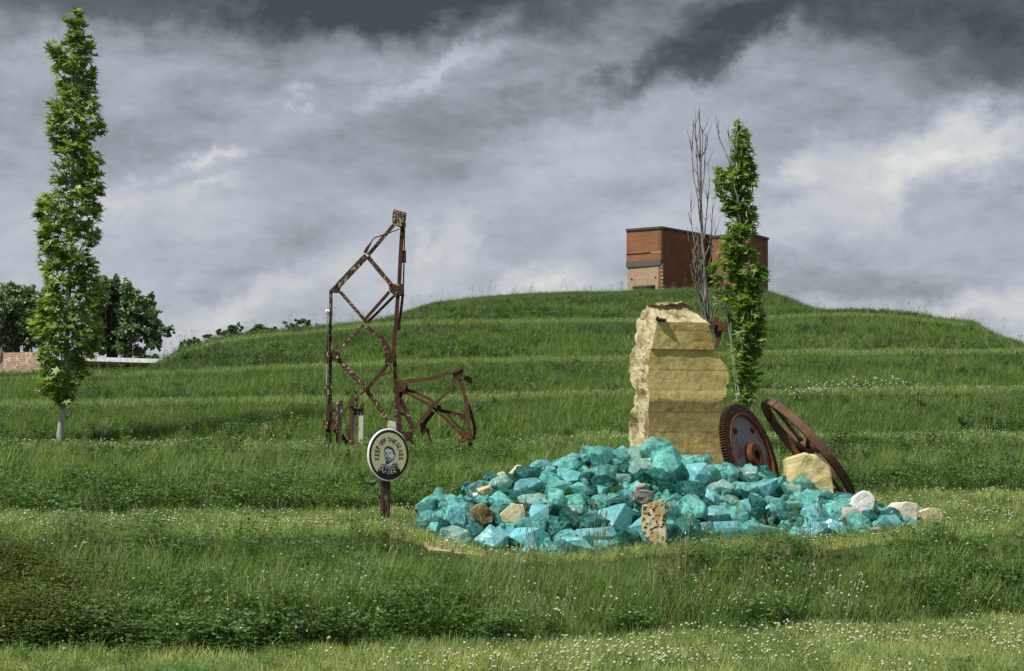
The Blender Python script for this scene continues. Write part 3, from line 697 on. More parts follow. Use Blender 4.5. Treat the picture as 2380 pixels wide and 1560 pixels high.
# seed stalks along the shoulders
dens = np.where(sl(1), 5 + np.where((fu > 1150) & (fu < 2000), 9, 0), np.where(sl(3), 3, np.where(sl(5), 1.5, np.where(sl(7, 9, 11), np.where(ft > .85, 2.0, .3), 0)))) * np.clip(pw + .9, .2, 2)
pts, ix = sample(dens)
scatter('seed_stalks', pts, rots(len(pts), .12, .1), rng.uniform(.6, 1.15, len(pts)) * np.where(fd[ix] > 40, 1.1, 1), rng.integers(0, 2, len(pts)),
        [stalk('stalk_a', .5, M['straw']), stalk('stalk_b', .62, M['straw'])], 'thin pale seed stalks standing above the long grass', 'grass')

# white clover in flower
pf = fbm(A, .9, 97)
rt = np.clip((fu - 350) / 900, 0, 1)
dens = np.where(sl(0), (6 + 92 * np.clip((fu - 700) / 700, 0, 1)) * np.clip(pf * 2.2 + .55, .03, 1.4),
       np.where(sl(1), (14 + 42 * np.clip((fu - 1400) / 500, 0, 1) + 26 * np.where(ft < .5, 1, 0)) * np.clip(pf * 2.4 + .55, .05, 1.5),
       np.where(sl(2), 42 * np.clip(pf * 2 + .6, .05, 1.3), np.where(sl(3), (3 + np.where(ft > .8, 8, 0)) * np.clip(pf * 2 + .6, .1, 1.3),
       np.where(sl(4), 34 * np.clip(pf * 2 + .5, .1, 1.3), np.where(sl(6), 34 * np.clip((fu - 700) / 900, .06, 1) * np.clip(pf * 2 + .7, .1, 1.3), np.where(sl(8) & (fu > 1700), 9, 0)))))))
# the slanting flowery ramp right of the flywheel
fy = YH + (EYE - A[:, 2]) / fd * F
ramp_y = np.interp(fu, [1834, 2045, 2210], [954, 921, 906])
dens = np.where(RAMP, 80, dens)
pts, ix = sample(dens)
tall = np.isin(fz[ix], (1, 3, 5))
idx = np.where(rng.random(len(pts)) < .06, np.where(tall, 3, 1), np.where(tall, 2, 0))
scl = rng.uniform(.6, 1.25, len(pts)) * np.where(fd[ix] > 26, 1.1, 1) * np.where(RAMP[ix], 1.5, 1)
scatter('clover_flowers', pts, rots(len(pts), .2), scl, idx,
        [flower('flower_a', .10, .0102, M['petal']), flower('flower_b', .10, .0102, M['pink']), flower('flower_c', .19, .0102, M['petal']), flower('flower_d', .20, .0102, M['pink'])],
        'white and a few pink clover flowers dotted over strips and banks', 'flowers')
# ------------------------------------------------------------------ riveted truss
DT = 27.6
def t1(x, y): return S(1280 + x / 3.12, 820 + y / 3.12)
def t2(x, y): return S(1280 + x / 3.12, 1320 + y / 3.12)
def t3(x, y): return S(1560 + x / 3.713, 1420 + y / 3.713)
PX = F / DT * 1.721     # source pixels per metre on the truss plane
class Frame:
    def __init__(self, root): self.root = root; self.o = Vector(root.location)
    def W(self, f, x, y, off=0): 
        u, v = f(x, y); return P(u, v, DT) + Vector((0, off, 0)) - self.o
def sweep(mb, pts, w, off, prof, mi=0):
    """sweep a section along an in-plane polyline; prof = list of (across -1..1 of half width, depth) points, closed"""
    n = len(pts); m = len(prof); vs = []
    w = w if hasattr(w, '__len__') else [w] * n
    for i, p in enumerate(pts):
        t = (pts[min(i + 1, n - 1)] - pts[max(i - 1, 0)]); t.y = 0; t.normalize(); a = Vector((t.z, 0, -t.x))
        for (ac, dp) in prof: vs.append(p + a * ac * w[i] * .5 + Vector((0, dp + off, 0)))
    fs = [(i * m + k, i * m + (k + 1) % m, (i + 1) * m + (k + 1) % m, (i + 1) * m + k) for i in range(n - 1) for k in range(m)]
    fs += [tuple(range(m)), tuple((n - 1) * m + k for k in range(m))]
    mb.add(vs, fs, mi)
def smooth_path(pts, k=2):
    for _ in range(k):
        q = [pts[0]]
        for a, b in zip(pts[:-1], pts[1:]): q += [a.lerp(b, .25), a.lerp(b, .75)]
        q.append(pts[-1]); pts = q
    return pts
def L_prof(side=1, th=.012, dep=.06):   # angle iron: plate in the plane of the truss + a flange going back along one edge
    return [(-1, 0), (1, 0), (1, dep), (1 - .22, dep), (1 - .22, th), (-1, th)] if side > 0 else [(1, 0), (-1, 0), (-1, dep), (-1 + .22, dep), (-1 + .22, th), (1, th)]
FLAT = [(-1, 0), (1, 0), (1, .014), (-1, .014)]
BOX = [(-1, 0), (1, 0), (1, .07), (-1, .07)]
def bar(fr, name, f, pts, w, m, off=0, prof=None, bend=False):
    p = [fr.W(f, x, y) for x, y in pts]
    if bend: p = smooth_path(p)
    ww = w
    if hasattr(w, '__len__'): ww = np.interp(np.linspace(0, 1, len(p)), np.linspace(0, 1, len(w)), w) / PX / SC[f]
    else: ww = w / PX / SC[f]
    mb = MB(); sweep(mb, p, ww, off, prof or L_prof())
    return mb.build(name, M[m], fr.root)
SC = {t1: 3.12, t2: 3.12, t3: 3.713}
def plate(fr, name, f, poly, m, off=0, th=.02, rivets=(), r=.013, holes=None):
    mb = MB(); pts = [fr.W(f, x, y, off) for x, y in poly]
    mb.prism(pts, (0, th, 0))
    for x, y in rivets:
        c = fr.W(f, x, y, off)
        bm = bmesh.new(); bmesh.ops.create_icosphere(bm, subdivisions=1, radius=r)
        mb.add([c + v.co * 1.0 for v in bm.verts], [tuple(v.index for v in q.verts) for q in bm.faces]); bm.free()
    return mb.build(name, M[m], fr.root)
def cut_plate(fr, name, f, poly, holes, m, off, th, rivets=()):
    """plate with real bolt holes (boolean-free: bridged strips along the top row of holes)"""
    o = plate(fr, name, f, poly, m, off, th, rivets)
    me = o.data; bm = bmesh.new(); bm.from_mesh(me)
    bmesh.ops.triangulate(bm, faces=bm.faces)
    bmesh.ops.subdivide_edges(bm, edges=bm.edges, cuts=7, use_grid_fill=True)
    rem = []
    hs = [fr.W(f, x, y, 0) for x, y, _ in holes]; rr = [q / PX / SC[f] for _, _, q in holes]
    for fc in bm.faces:
        c = fc.calc_center_median()
        if any((c.x - h.x) ** 2 + (c.z - h.z) ** 2 < k * k for h, k in zip(hs, rr)) and abs(c.y - (fr.W(f, 0, 0).y + off)) < th * 1.2: rem.append(fc)
    bmesh.ops.delete(bm, geom=rem, context='FACES'); bm.to_mesh(me); bm.free()
    return o

b0 = P(*t2(110, 1400), DT)
tower = tag(empty('steel_truss', b0), 'tall rusty steel truss with flaking white paint and an X lattice standing on the grass', 'truss')
fr = Frame(tower)
bar(fr, 'post', t1, [(135, 1075), (135, 1560)], 42, 'rustpaint', .0); bar(fr, 'post', t2, [(132, 0), (130, 600), (122, 960), (116, 1410)], [42, 44, 50, 50], 'rustpaint', .0)
bar(fr, 'post', t2, [(150, 860), (112, 990), (100, 1420)], [22, 34, 36], 'rust', -.03)
for s, e in (((98, -240), (92, 300)), ((90, 380), (74, 1400))):
    mb = MB(); mb.tube([fr.W(t2, *s, -.03), fr.W(t2, *e, -.03)], .012, 8); mb.build('conduit', M['galv'], tower, True)
for y, x in ((750, 88), (1180, 74), (330, 92)):
    mb = MB(); mb.box(fr.W(t2, x, y, -.035), (.07, .06, .13)); mb.build('conduit_clamp', M['rustpaint'], tower)
mb = MB(); a, b = fr.W(t1, 72, 1335), fr.W(t1, 118, 1337); mb.tube([a, a.lerp(b, .15), b], [.030, .036, .034], 14); mb.build('lamp', M['lampwhite'], tower)
plate(fr, 'gusset_plate', t1, [(115, 1070), (190, 995), (228, 985), (262, 1015), (240, 1100), (118, 1096)], 'rustlight', -.012, .03, [(205, 1020), (228, 990), (225, 1052), (150, 1082), (242, 1075)])
bar(fr, 'diagonal', t1, [(222, 1010), (580, 632)], 72, 'rustpaint', -.02); bar(fr, 'diagonal', t1, [(600, 625), (925, 240)], 42, 'rustpaint', -.01)
bar(fr, 'bent_strap', t1, [(565, 605), (600, 535), (640, 480), (660, 440), (690, 412), (790, 382), (890, 345), (995, 305)], [44, 40, 20, 12, 14, 14, 12, 10], 'rust', -.06, FLAT, True)
cut_plate(fr, 'head_plate', t1, [(920, 58), (1083, 105), (1076, 185), (1055, 265), (1000, 275), (935, 245), (905, 225), (905, 130)], [(940, 84, 9), (980, 96, 9), (1020, 108, 8), (1042, 113, 8), (1061, 121, 8)], 'rustpaint', -.05, .014, [(945, 215), (1030, 222)])
plate(fr, 'head_plate', t1, [(935, 245), (1010, 205), (1062, 190), (1068, 262), (1002, 278)], 'rust', .10, .015)
plate(fr, 'head_plate', t1, [(1022, 140), (1052, 135), (1046, 245), (1014, 240)], 'rustpaint', -.075, .02, [(1035, 225)])
bar(fr, 'post', t1, [(1030, 240), (1006, 620), (988, 1000), (970, 1150), (944, 1560)], 50, 'rust', -.005)
bar(fr, 'post', t1, [(1050, 240), (1046, 600), (1036, 980), (1030, 1110), (1008, 1290), (978, 1560)], [16, 16, 20, 34, 36, 24], 'rustpaint', .09)
for x, y in ((1046, 640), (1022, 1060), (980, 1480)):
    mb = MB(); mb.box(fr.W(t1, x, y, .06), (.055, .10, .17)); mb.build('splice_block', M['rust'], tower)
bar(fr, 'post', t2, [(938, 0), (923, 150), (920, 300), (935, 430), (950, 700), (984, 1000), (1000, 1260)], 50, 'rust', -.005, bend=True)
bar(fr, 'post', t2, [(925, 700), (938, 900), (950, 1150)], 28, 'rustpaint', .06)
plate(fr, 'gusset_plate', t1, [(862, 1000), (900, 985), (965, 995), (1046, 1000), (1048, 1120), (940, 1132), (900, 1110), (865, 1070)], 'rustlight', -.03, .03, [(975, 1015), (970, 1055), (970, 1095), (890, 1020), (905, 1045), (885, 1080), (1015, 1110)])
bar(fr, 'diagonal', t1, [(598, 650), (895, 1005)], 56, 'rustpaint', -.03, L_prof(-1)); bar(fr, 'diagonal', t1, [(252, 1085), (565, 1445)], 40, 'rustpaint', .0, L_prof(-1))
bar(fr, 'diagonal', t1, [(868, 1085), (555, 1440)], 40, 'rust', -.02); bar(fr, 'diagonal', t1, [(930, 1125), (592, 1462)], 34, 'rustpaint', .05)
bar(fr, 'diagonal', t2, [(545, -60), (365, 130), (222, 275)], 40, 'rustpaint', -.02)
plate(fr, 'gusset_plate', t1, [(545, 1450), (575, 1425), (605, 1455), (575, 1490)], 'rust', -.035, .02, [(567, 1450)])
plate(fr, 'gusset_plate', t2, [(105, 258), (225, 258), (252, 290), (250, 380), (108, 386)], 'rustlight', -.03, .03, [(125, 285), (125, 345), (200, 290), (230, 310), (160, 340), (195, 365), (235, 360)])
bar(fr, 'diagonal', t2, [(575, -45), (690, 45), (755, 90), (790, 160), (815, 230), (828, 305)], 46, 'rustpaint', -.015, L_prof(-1), True)
bar(fr, 'bent_strap', t2, [(735, 45), (790, 110), (835, 185), (865, 240), (876, 288)], [16, 30, 42, 30, 16], 'rust', -.04, FLAT, True)
plate(fr, 'gusset_plate', t2, [(810, 296), (875, 293), (945, 300), (946, 416), (815, 416)], 'rustlight', -.03, .03, [(930, 320), (930, 390), (890, 330), (860, 360), (835, 390), (885, 400)])
bar(fr, 'diagonal', t2, [(232, 375), (575, 745)], 66, 'rustpaint', -.01, L_prof(-1)); bar(fr, 'diagonal', t2, [(575, 745), (872, 1150)], 58, 'rustpaint', -.005, L_prof(-1))
bar(fr, 'diagonal', t2, [(840, 425), (790, 510), (700, 600), (645, 670), (588, 745)], 46, 'rust', .01, None, True)
bar(fr, 'bent_strap', t2, [(870, 420), (892, 480), (893, 520), (840, 550), (740, 572), (690, 610), (655, 670), (595, 745)], [12, 16, 20, 22, 26, 30, 28, 22], 'rust', -.05, FLAT, True)
bar(fr, 'diagonal', t2, [(578, 760), (500, 825), (440, 885)], 46, 'rustpaint', -.025)
bar(fr, 'bent_strap', t2, [(400, 925), (340, 975), (300, 1030), (262, 1110), (235, 1200), (222, 1300), (215, 1400)], [40, 40, 36, 34, 32, 28, 24], 'rustbrown', -.05, FLAT, True)
plate(fr, 'gusset_plate', t2, [(545, 740), (580, 712), (612, 748), (575, 790)], 'rust', -.04, .02, [(582, 745)])
plate(fr, 'gusset_plate', t2, [(842, 1150), (880, 1130), (950, 1150), (962, 1240), (850, 1240)], 'whitepaint', -.045, .03, [(870, 1200), (915, 1210)])
plate(fr, 'gusset_plate', t2, [(950, 1155), (1010, 1160), (1030, 1180), (1035, 1300), (955, 1300)], 'rustlight', -.05, .04, [(990, 1180), (990, 1215), (990, 1250), (1020, 1270)])
# cut column stubs at the foot
for pts, w, m, of in (([(240, 905), (236, 1180), (232, 1430)], 66, 'whitepaint', .0), ([(214, 960), (216, 1200), (214, 1425)], 22, 'rustpaint', -.05),
                      ([(398, 945), (388, 1180), (368, 1440)], 52, 'rustbrown', -.04), ([(428, 1060), (420, 1250), (402, 1425)], 36, 'whitepaint', .03), ([(518, 960), (512, 1180), (508, 1420)], 54, 'whitepaint', .0)):
    bar(fr, 'cut_column', t2, pts, w, m, of, BOX)
bar(fr, 'cut_column', t2, [(248, 900), (246, 1420)], 8, 'rust', -.06, FLAT)
plate(fr, 'spike_plate', t2, [(202, 945), (285, 855), (290, 1010), (272, 920), (212, 960)], 'rustlight', -.03, .02)
plate(fr, 'spike_plate', t2, [(380, 870), (412, 788), (450, 872), (432, 950), (380, 955), (362, 900)], 'rustbrown', -.07, .02, [(400, 900)])
plate(fr, 'spike_plate', t2, [(505, 945), (551, 912), (550, 985), (508, 985)], 'rust', -.03, .02)
plate(fr, 'spike_plate', t2, [(445, 925), (462, 905), (480, 960), (440, 975)], 'rust', .02, .02)
for poly, m in (([(385, 975), (545, 985), (548, 1060), (400, 1065)], 'rustpaint'), ([(155, 985), (205, 985), (205, 1060), (155, 1060)], 'rustpaint'), ([(150, 1115), (215, 1095), (225, 1160), (205, 1240), (150, 1245)], 'rustpaint')):
    plate(fr, 'bracket', t2, poly, m, -.005, .06, [(poly[0][0] + 15, poly[0][1] + 25), (poly[1][0] - 15, poly[1][1] + 40)])
bar(fr, 'brace_foot', t2, [(170, 1245), (280, 1330), (345, 1440)], 50, 'rust', .04); bar(fr, 'rod', t2, [(308, 1060), (330, 1200), (350, 1330)], 9, 'rust', -.06, FLAT)
bar(fr, 'brace_foot', t2, [(350, 1420), (500, 1425)], 34, 'rustbrown', -.02)

b1 = P(*t3(1200, 1440), DT)
low = tag(empty('bent_truss', b1), 'low bent and twisted rusty steel frame right of the tall white flaked truss', 'truss')
fr = Frame(low)
bar(fr, 'top_chord', t3, [(100, 398), (300, 388), (480, 365), (600, 352), (700, 325), (790, 285), (850, 268), (920, 272)], [50, 48, 46, 52, 48, 40, 34, 40], 'rustbrown', -.02, None, True)
plate(fr, 'top_chord', t3, [(912, 268), (1092, 158), (1096, 202), (925, 298)], 'rustbrown', -.05, .04, [(930, 270)])
plate(fr, 'gusset_plate', t3, [(118, 425), (256, 420), (214, 540), (135, 542)], 'rustbrown', -.04, .02, [(150, 487), (182, 510)])
plate(fr, 'gusset_plate', t3, [(135, 540), (250, 440), (270, 520), (185, 600), (165, 650), (130, 640)], 'rust', .04, .04)
plate(fr, 'gusset_plate', t3, [(925, 295), (1095, 200), (1085, 310), (1052, 355), (960, 408), (935, 350)], 'rustbrown', -.03, .025, [(1050, 262), (1050, 300), (985, 330), (1040, 345), (965, 375)])
plate(fr, 'tab_plate', t3, [(1108, 288), (1236, 350), (1212, 432), (1085, 362)], 'rustbrown', .05, .03, [(1204, 360), (1190, 402)])
bar(fr, 'diagonal', t3, [(215, 545), (620, 760), (850, 970), (1075, 1200)], 46, 'rustbrown', -.01); bar(fr, 'diagonal', t3, [(262, 520), (400, 572), (560, 640), (620, 680), (668, 728)], 46, 'rustbrown', .05, None, True)
bar(fr, 'diagonal', t3, [(975, 370), (945, 440), (930, 480), (880, 530), (640, 760), (480, 950), (330, 1140)], [50, 34, 40, 44, 46, 48, 50], 'rustbrown', -.045)
plate(fr, 'gusset_plate', t3, [(690, 740), (755, 752), (760, 860), (700, 820)], 'rust', .03, .04, [(628, 772)])
bar(fr, 'leg', t3, [(1045, 365), (1085, 500), (1130, 680), (1148, 830), (1168, 1000), (1195, 1180)], [60, 64, 62, 60, 56, 60], 'rustbrown', -.02, None, True)
bar(fr, 'leg', t3, [(1160, 730), (1205, 880), (1240, 1000), (1264, 1100), (1240, 1260)], [40, 50, 52, 50, 50], 'rustbrown', .06, None, True)
bar(fr, 'strut', t3, [(740, 822), (950, 872), (1132, 918)], 56, 'rust', .05); bar(fr, 'strut', t3, [(880, 880), (1000, 915), (1110, 945)], 26, 'rustpaint', .03, FLAT)
bar(fr, 'bent_strap', t3, [(850, 890), (930, 960), (990, 1050), (1050, 1085), (1110, 1130)], [28, 30, 34, 30, 24], 'rust', .0, FLAT, True)
bar(fr, 'leg', t3, [(155, 650), (240, 860), (335, 1095)], 70, 'rustlight', .01, BOX); bar(fr, 'bracket', t3, [(140, 868), (225, 890)], 46, 'rust', .02, BOX)
plate(fr, 'gusset_plate', t3, [(190, 1140), (345, 1138), (338, 1290), (228, 1292)], 'rust', -.05, .05, [(215, 1160), (315, 1165), (285, 1230), (315, 1260)])
bar(fr, 'diagonal', t3, [(640, 845), (545, 960), (465, 1085)], 62, 'rust', .04, BOX); plate(fr, 'gusset_plate', t3, [(452, 1010), (535, 1000), (535, 1150), (480, 1195), (455, 1150)], 'rust', .0, .04, [(490, 1080), (515, 1120)])
bar(fr, 'foot', t3, [(320, 1280), (370, 1350), (420, 1430)], 48, 'rust', -.02); bar(fr, 'foot', t3, [(548, 1090), (590, 1220), (632, 1420)], 42, 'rust', .03)
plate(fr, 'gusset_plate', t3, [(1060, 1180), (1100, 1140), (1222, 1170), (1222, 1305), (1062, 1312)], 'rustbrown', -.05, .05, [(1080, 1210), (1090, 1280), (1190, 1185), (1192, 1240), (1150, 1230)])
bar(fr, 'foot', t3, [(1050, 1265), (1005, 1340), (970, 1430)], 72, 'rustbrown', -.01, BOX); bar(fr, 'foot', t3, [(1202, 1300), (1208, 1470)], 52, 'rustbrown', -.01, BOX); bar(fr, 'foot', t3, [(1172, 1300), (1160, 1440)], 30, 'rust', .06)

# ------------------------------------------------------------------ sign
sp_ = on_ground(895, 1224); sd = sp_.y
SPX = F / sd
sign = tag(empty('warning_sign', sp_, (0, 0, R(20))), 'white rimmed oval sign with portrait reading KEEP OFF THE GLASS on a brown post', 'sign')
bc = P(903.8, 1057.6, sd) - sp_
hw, hh, tk = 46 / SPX / math.cos(R(20)), 61.2 / SPX, .055
bx, bz = bc.x / math.cos(R(20)), bc.z
KX, KZ = hw / 495, hh / 657
def sgn(x, z): return bx + (x - 595) * KX, bz - (z - 752) * KZ
def oval(cx, cz, rx, rz, n=72): return [(cx + rx * math.cos(2 * math.pi * k / n), cz + rz * math.sin(2 * math.pi * k / n)) for k in range(n)]
mb = MB(); mb.box((bx - .018, .075, .5 * (bz - .05) - .15), (.088, .088, bz - .05 + .3)); post = mb.build('post', M['postbrown'], sign)
bv = post.modifiers.new('bevel', 'BEVEL'); bv.width = .006; bv.segments = 2
mb = MB(); mb.prism([(x, -.0, z) for x, z in oval(*sgn(585, 752), hw, hh)], (0, tk, 0)); board = mb.build('board', M['signwhite'], sign)
bv = board.modifiers.new('bevel', 'BEVEL'); bv.width = .008; bv.segments = 3; bv.limit_method = 'ANGLE'
def layer(name, polys, m, lev, parent=board):
    mb = MB()
    for p in polys: mb.prism([(x, -.001 * lev, z) for x, z in p], (0, .0008, 0))
    return mb.build(name, M[m], parent)
pz = lambda pts: [sgn(x, y) for x, y in pts]
layer('border', [oval(*sgn(594, 753), 483 * KX, 624 * KZ)], 'signblack', 1)
layer('face_panel', [oval(*sgn(593, 750), 431 * KX, 556 * KZ)], 'signbeige', 2)
ang = [math.atan2(1210 - 753, x - 594) for x in (300, 880)]
el = [(594 + 470 * math.cos(a), 753 + 612 * math.sin(a)) for a in np.linspace(.93, 2.24, 22)]
layer('jacket', [pz([(318, 1172), (330, 1110), (350, 1085), (440, 1030), (500, 955), (522, 1000), (562, 1030), (612, 1036), (665, 1010), (712, 955), (760, 1000), (845, 1078), (868, 1120), (866, 1185)] + el)], 'signblack', 3)
layer('neck', [pz([(515, 880), (560, 900), (640, 890), (672, 850), (690, 900), (640, 960), (575, 1015), (525, 975), (510, 930)])], 'signdark', 4)
layer('collar', [pz([(560, 1002), (640, 930), (688, 890), (700, 948), (650, 1005), (600, 1028), (566, 1024)])], 'signskin', 5)
layer('head', [pz([(476, 700), (484, 620), (510, 585), (570, 572), (650, 590), (690, 650), (694, 745), (716, 735), (716, 790), (694, 815), (684, 850), (650, 890), (600, 918), (555, 912), (518, 878), (490, 820), (477, 750)])], 'signskin', 6)
layer('head_shadow', [pz([(478, 700), (500, 690), (512, 740), (530, 800), (520, 850), (545, 880), (600, 895), (660, 850), (684, 835), (655, 885), (600, 918), (555, 912), (518, 878), (490, 820), (478, 760)]),
                      pz([(548, 690), (560, 700), (552, 750), (590, 778), (560, 786), (543, 778), (538, 740)])], 'signgrey', 7)
layer('hair', [pz([(474, 690), (478, 600), (515, 548), (580, 528), (640, 548), (700, 600), (724, 660), (722, 735), (708, 742), (692, 735), (686, 680), (664, 625), (620, 600), (570, 582), (515, 592), (492, 635), (484, 700)]),
               pz([(497, 694), (520, 682), (548, 688), (546, 700), (520, 694), (500, 704)]), pz([(582, 688), (606, 678), (640, 688), (640, 698), (606, 690), (584, 698)]),
               pz([(505, 708), (525, 702), (540, 712), (522, 720)]), pz([(592, 706), (612, 700), (630, 708), (612, 716)]),
               pz([(505, 835), (540, 812), (575, 806), (610, 815), (652, 852), (625, 850), (585, 832), (550, 838), (518, 868), (508, 862)]), pz([(545, 862), (590, 858), (600, 866), (560, 874)])], 'signdark', 8)
def glyph(ch, size, wide, cx, cz, ang, lev, grow=0.0, out=None):
    cu = bpy.data.curves.new('glyph', 'FONT'); cu.body = ch; cu.align_x = 'CENTER'; cu.align_y = 'CENTER'; cu.size = 1.0; cu.offset = grow; cu.resolution_u = 3
    o = bpy.data.objects.new('glyph', cu); C.objects.link(o); bpy.context.view_layer.update()
    me = bpy.data.meshes.new_from_object(o.evaluated_get(bpy.context.evaluated_depsgraph_get()))
    xs = [v.co.x for v in me.vertices]; ys = [v.co.y for v in me.vertices]; mx, my = (min(xs) + max(xs)) / 2, (min(ys) + max(ys)) / 2
    kx = wide / (max(xs) - min(xs)); ky = size / (max(ys) - min(ys)); c, s = math.cos(ang), math.sin(ang)
    x0, z0 = sgn(cx, cz)
    vs = [(x0 + KX * ((v.co.x - mx) * kx * c - (v.co.y - my) * ky * s), -.001 * lev, z0 + KZ * ((v.co.x - mx) * kx * s + (v.co.y - my) * ky * c)) for v in me.vertices]
    out.add(vs, [tuple(p.vertices) for p in me.polygons]); C.objects.unlink(o); bpy.data.objects.remove(o); bpy.data.curves.remove(cu); bpy.data.meshes.remove(me)
mb = MB()
for ch, x, y in zip('KEEPOFFTHEGLASS', (298, 300, 310, 328, 390, 438, 494, 592, 662, 735, 808, 852, 876, 888, 884), (838, 742, 650, 566, 472, 424, 388, 372, 385, 424, 492, 565, 655, 742, 836)):
    nx, ny = (x - 592) / 300 ** 2, (y - 800) / 430 ** 2
    glyph(ch, 112, 30 if ch == 'I' else 62, x, y, math.atan2(-nx, -ny), 4, .02, mb)
mb.build('lettering', M['signblack'], board)
mo, mi_ = MB(), MB()
for ch, x, y, a in zip('COXEY', (410, 480, 597, 695, 782), (1042, 1110, 1130, 1112, 1008), (-.55, -.16, 0, .2, .55)):
    glyph(ch, 196, 108, x, y, a, 9, .05, mo); glyph(ch, 178, 88, x, y, a, 10, .01, mi_)
mo.build('name_outline', M['signwhite'], board); mi_.build('name_lettering', M['signblack'], board)

# ------------------------------------------------------------------ concrete block
DB = 22.1
def sl_(x, y): return S(2480 + x / 2.229, 1150 + y / 2.229)
PB = F / DB * 1.721 * 2.229
bz0 = P(*sl_(500, 1600), DB)
gz = ground_z(bz0.x, DB)
block = tag(empty('concrete_block', (P(*sl_(500, 1500), DB).x, DB, gz - .05)), 'tall broken slab of yellow concrete with board marks, standing behind the glass heap', 'concrete slab')
bo = Vector(block.location)
ys = [125, 160, 200, 250, 285, 330, 382, 430, 480, 520, 548, 556, 600, 660, 720, 734, 780, 840, 905, 915, 980, 1050, 1108, 1116, 1200, 1290, 1400, 1480, 1600, 1720]
for g_ in (382, 734, 910, 1112, 1290, 1480): ys += [g_ - 7, g_ - 3, g_, g_ + 3, g_ + 7]
ys = sorted(set(ys))
L_side = ([125, 140, 240, 400, 580, 680, 830, 930, 1050, 1200, 1350, 1440, 1720], [262, 240, 205, 160, 125, 100, 110, 155, 140, 115, 95, 108, 100])
L_front = ([125, 270, 290, 420, 600, 750, 900, 960, 1110, 1220, 1400, 1720], [330, 338, 332, 300, 265, 255, 250, 265, 250, 260, 240, 235])
R_front = ([125, 165, 260, 340, 450, 545, 580, 640, 720, 800, 930, 1050, 1090, 1200, 1400, 1720], [690, 712, 775, 812, 850, 838, 880, 930, 985, 990, 962, 962, 925, 930, 940, 930])
CY, SY = math.cos(R(16)), math.sin(R(16))
def slab_rows():
    rows = []
    NF, NS = 64, 22
    for k in range(len(ys) * 2 - 1):
        y = np.interp(k / 2, range(len(ys)), ys)
        xl, xf, xr = np.interp(y, *L_side), np.interp(y, *L_front), np.interp(y, *R_front)
        pf = P(*sl_(xf, y), DB); pr = P(*sl_(xr, y), DB)
        W = (pr.x - pf.x) ; z = pf.z
        f = Vector((pf.x, DB, z)); a = Vector((CY, SY, 0)); b = Vector((-SY, CY, 0))
        wl = W / CY
        r = f + a * wl
        dep = max((xf - xl) / PB / SY * .95, .12)
        # sloping broken top: the front face starts lower than the back
        rec = max(0., np.interp(y, [125, 300], [1, 0])); 
        push = b * (dep * .86 * rec)
        step = -.022 if y < 550 else 0.0
        bl, br = f + b * dep, r + b * dep * .9
        row = []
        for i in range(NF): row.append((f.lerp(r, i / NF) + push - b * (-step if False else 0) + b * (step if rec == 0 else 0), 0 if rec == 0 else 2))
        for i in range(NS): row.append(((r + push + b * (step if rec == 0 else 0)).lerp(br, i / NS), 1))
        for i in range(NF // 2): row.append((br.lerp(bl, i / (NF // 2)), 3))
        for i in range(NS): row.append((bl.lerp(f + push + b * (step if rec == 0 else 0), i / NS), 1))
        rows.append((row, y))
    return rows
rows = slab_rows(); n = len(rows[0][0]); mb = MB(); vs = []; kinds = []
for row, y in rows:
    for (p, k) in row:
        q = p.copy(); s = noise.noise(p * 5) ; s2 = noise.noise(p * 13 + Vector((7, 3, 1))); s3 = noise.noise(p * 34)
        if k == 0:
            groove = min(abs(y - g) for g in (382, 734, 910, 1112, 1290, 1480))
            amt = .0025 * s + .004 * s2 + .001 * s3 + (.006 if groove < 2.5 else 0) + .010 * max(0, noise.noise(p * 9 + Vector((2, 5, 8))) - .35)
            q += Vector((-SY, CY, 0)) * amt
        elif k == 2: q += Vector((0, .04 * s2, .05 * s + .045 * s2 + .025 * s3))
        else:
            q += Vector((CY * -1, .2, 0)) * (.035 * s + .034 * s2 + .024 * s3) if k == 1 else Vector((0, .05 * s, 0))
            q.z += .02 * s2
        vs.append(q - bo); kinds.append(k)
fs = []; ms = []
for j in range(len(rows) - 1):
    for i in range(n):
        i2 = (i + 1) % n
        fs.append((j * n + i, (j + 1) * n + i, (j + 1) * n + i2, j * n + i2))
        k = kinds[j * n + i]; ms.append(0 if k == 0 else 1)
fs.append(tuple(range(n))); ms.append(1)
mb.v = [tuple(v) for v in vs]; mb.f = fs; mb.m = ms
mb.build('concrete_body', [M['concrete'], M['concbroken']], block)
def bpt(x, y, off=0): return P(*sl_(x, y), DB) + Vector((0, off, 0)) - bo
mb = MB(); mb.box(bpt(365, 285, .0), (.115, .13, .02), Matrix.Rotation(R(8), 3, 'Y')); mb.box(bpt(335, 278, .0), (.025, .10, .045)); mb.build('steel_tab', M['rust'], block)
mb = MB(); mb.box(bpt(915, 352, -.02), (.105, .16, .095)); mb.box(bpt(858, 298, .03), (.06, .05, .09), Matrix.Rotation(R(15), 3, 'Y'))
mb.prism([bpt(832, 330, .05), (bpt(918, 330, .05)), bpt(905, 460, .05), bpt(880, 540, .05), bpt(850, 510, .05), bpt(862, 440, .05)], (0, .05, 0))
mb.prism([bpt(800, 335, 0), bpt(850, 330, 0), bpt(850, 365, 0), bpt(805, 362, 0)], (0, .12, 0))
for x, y in ((900, 357), (935, 355)): mb.tube([bpt(x, y, -.105), bpt(x, y, -.09)], .009, 8)
mb.build('steel_bracket', M['rustbrown'], block)

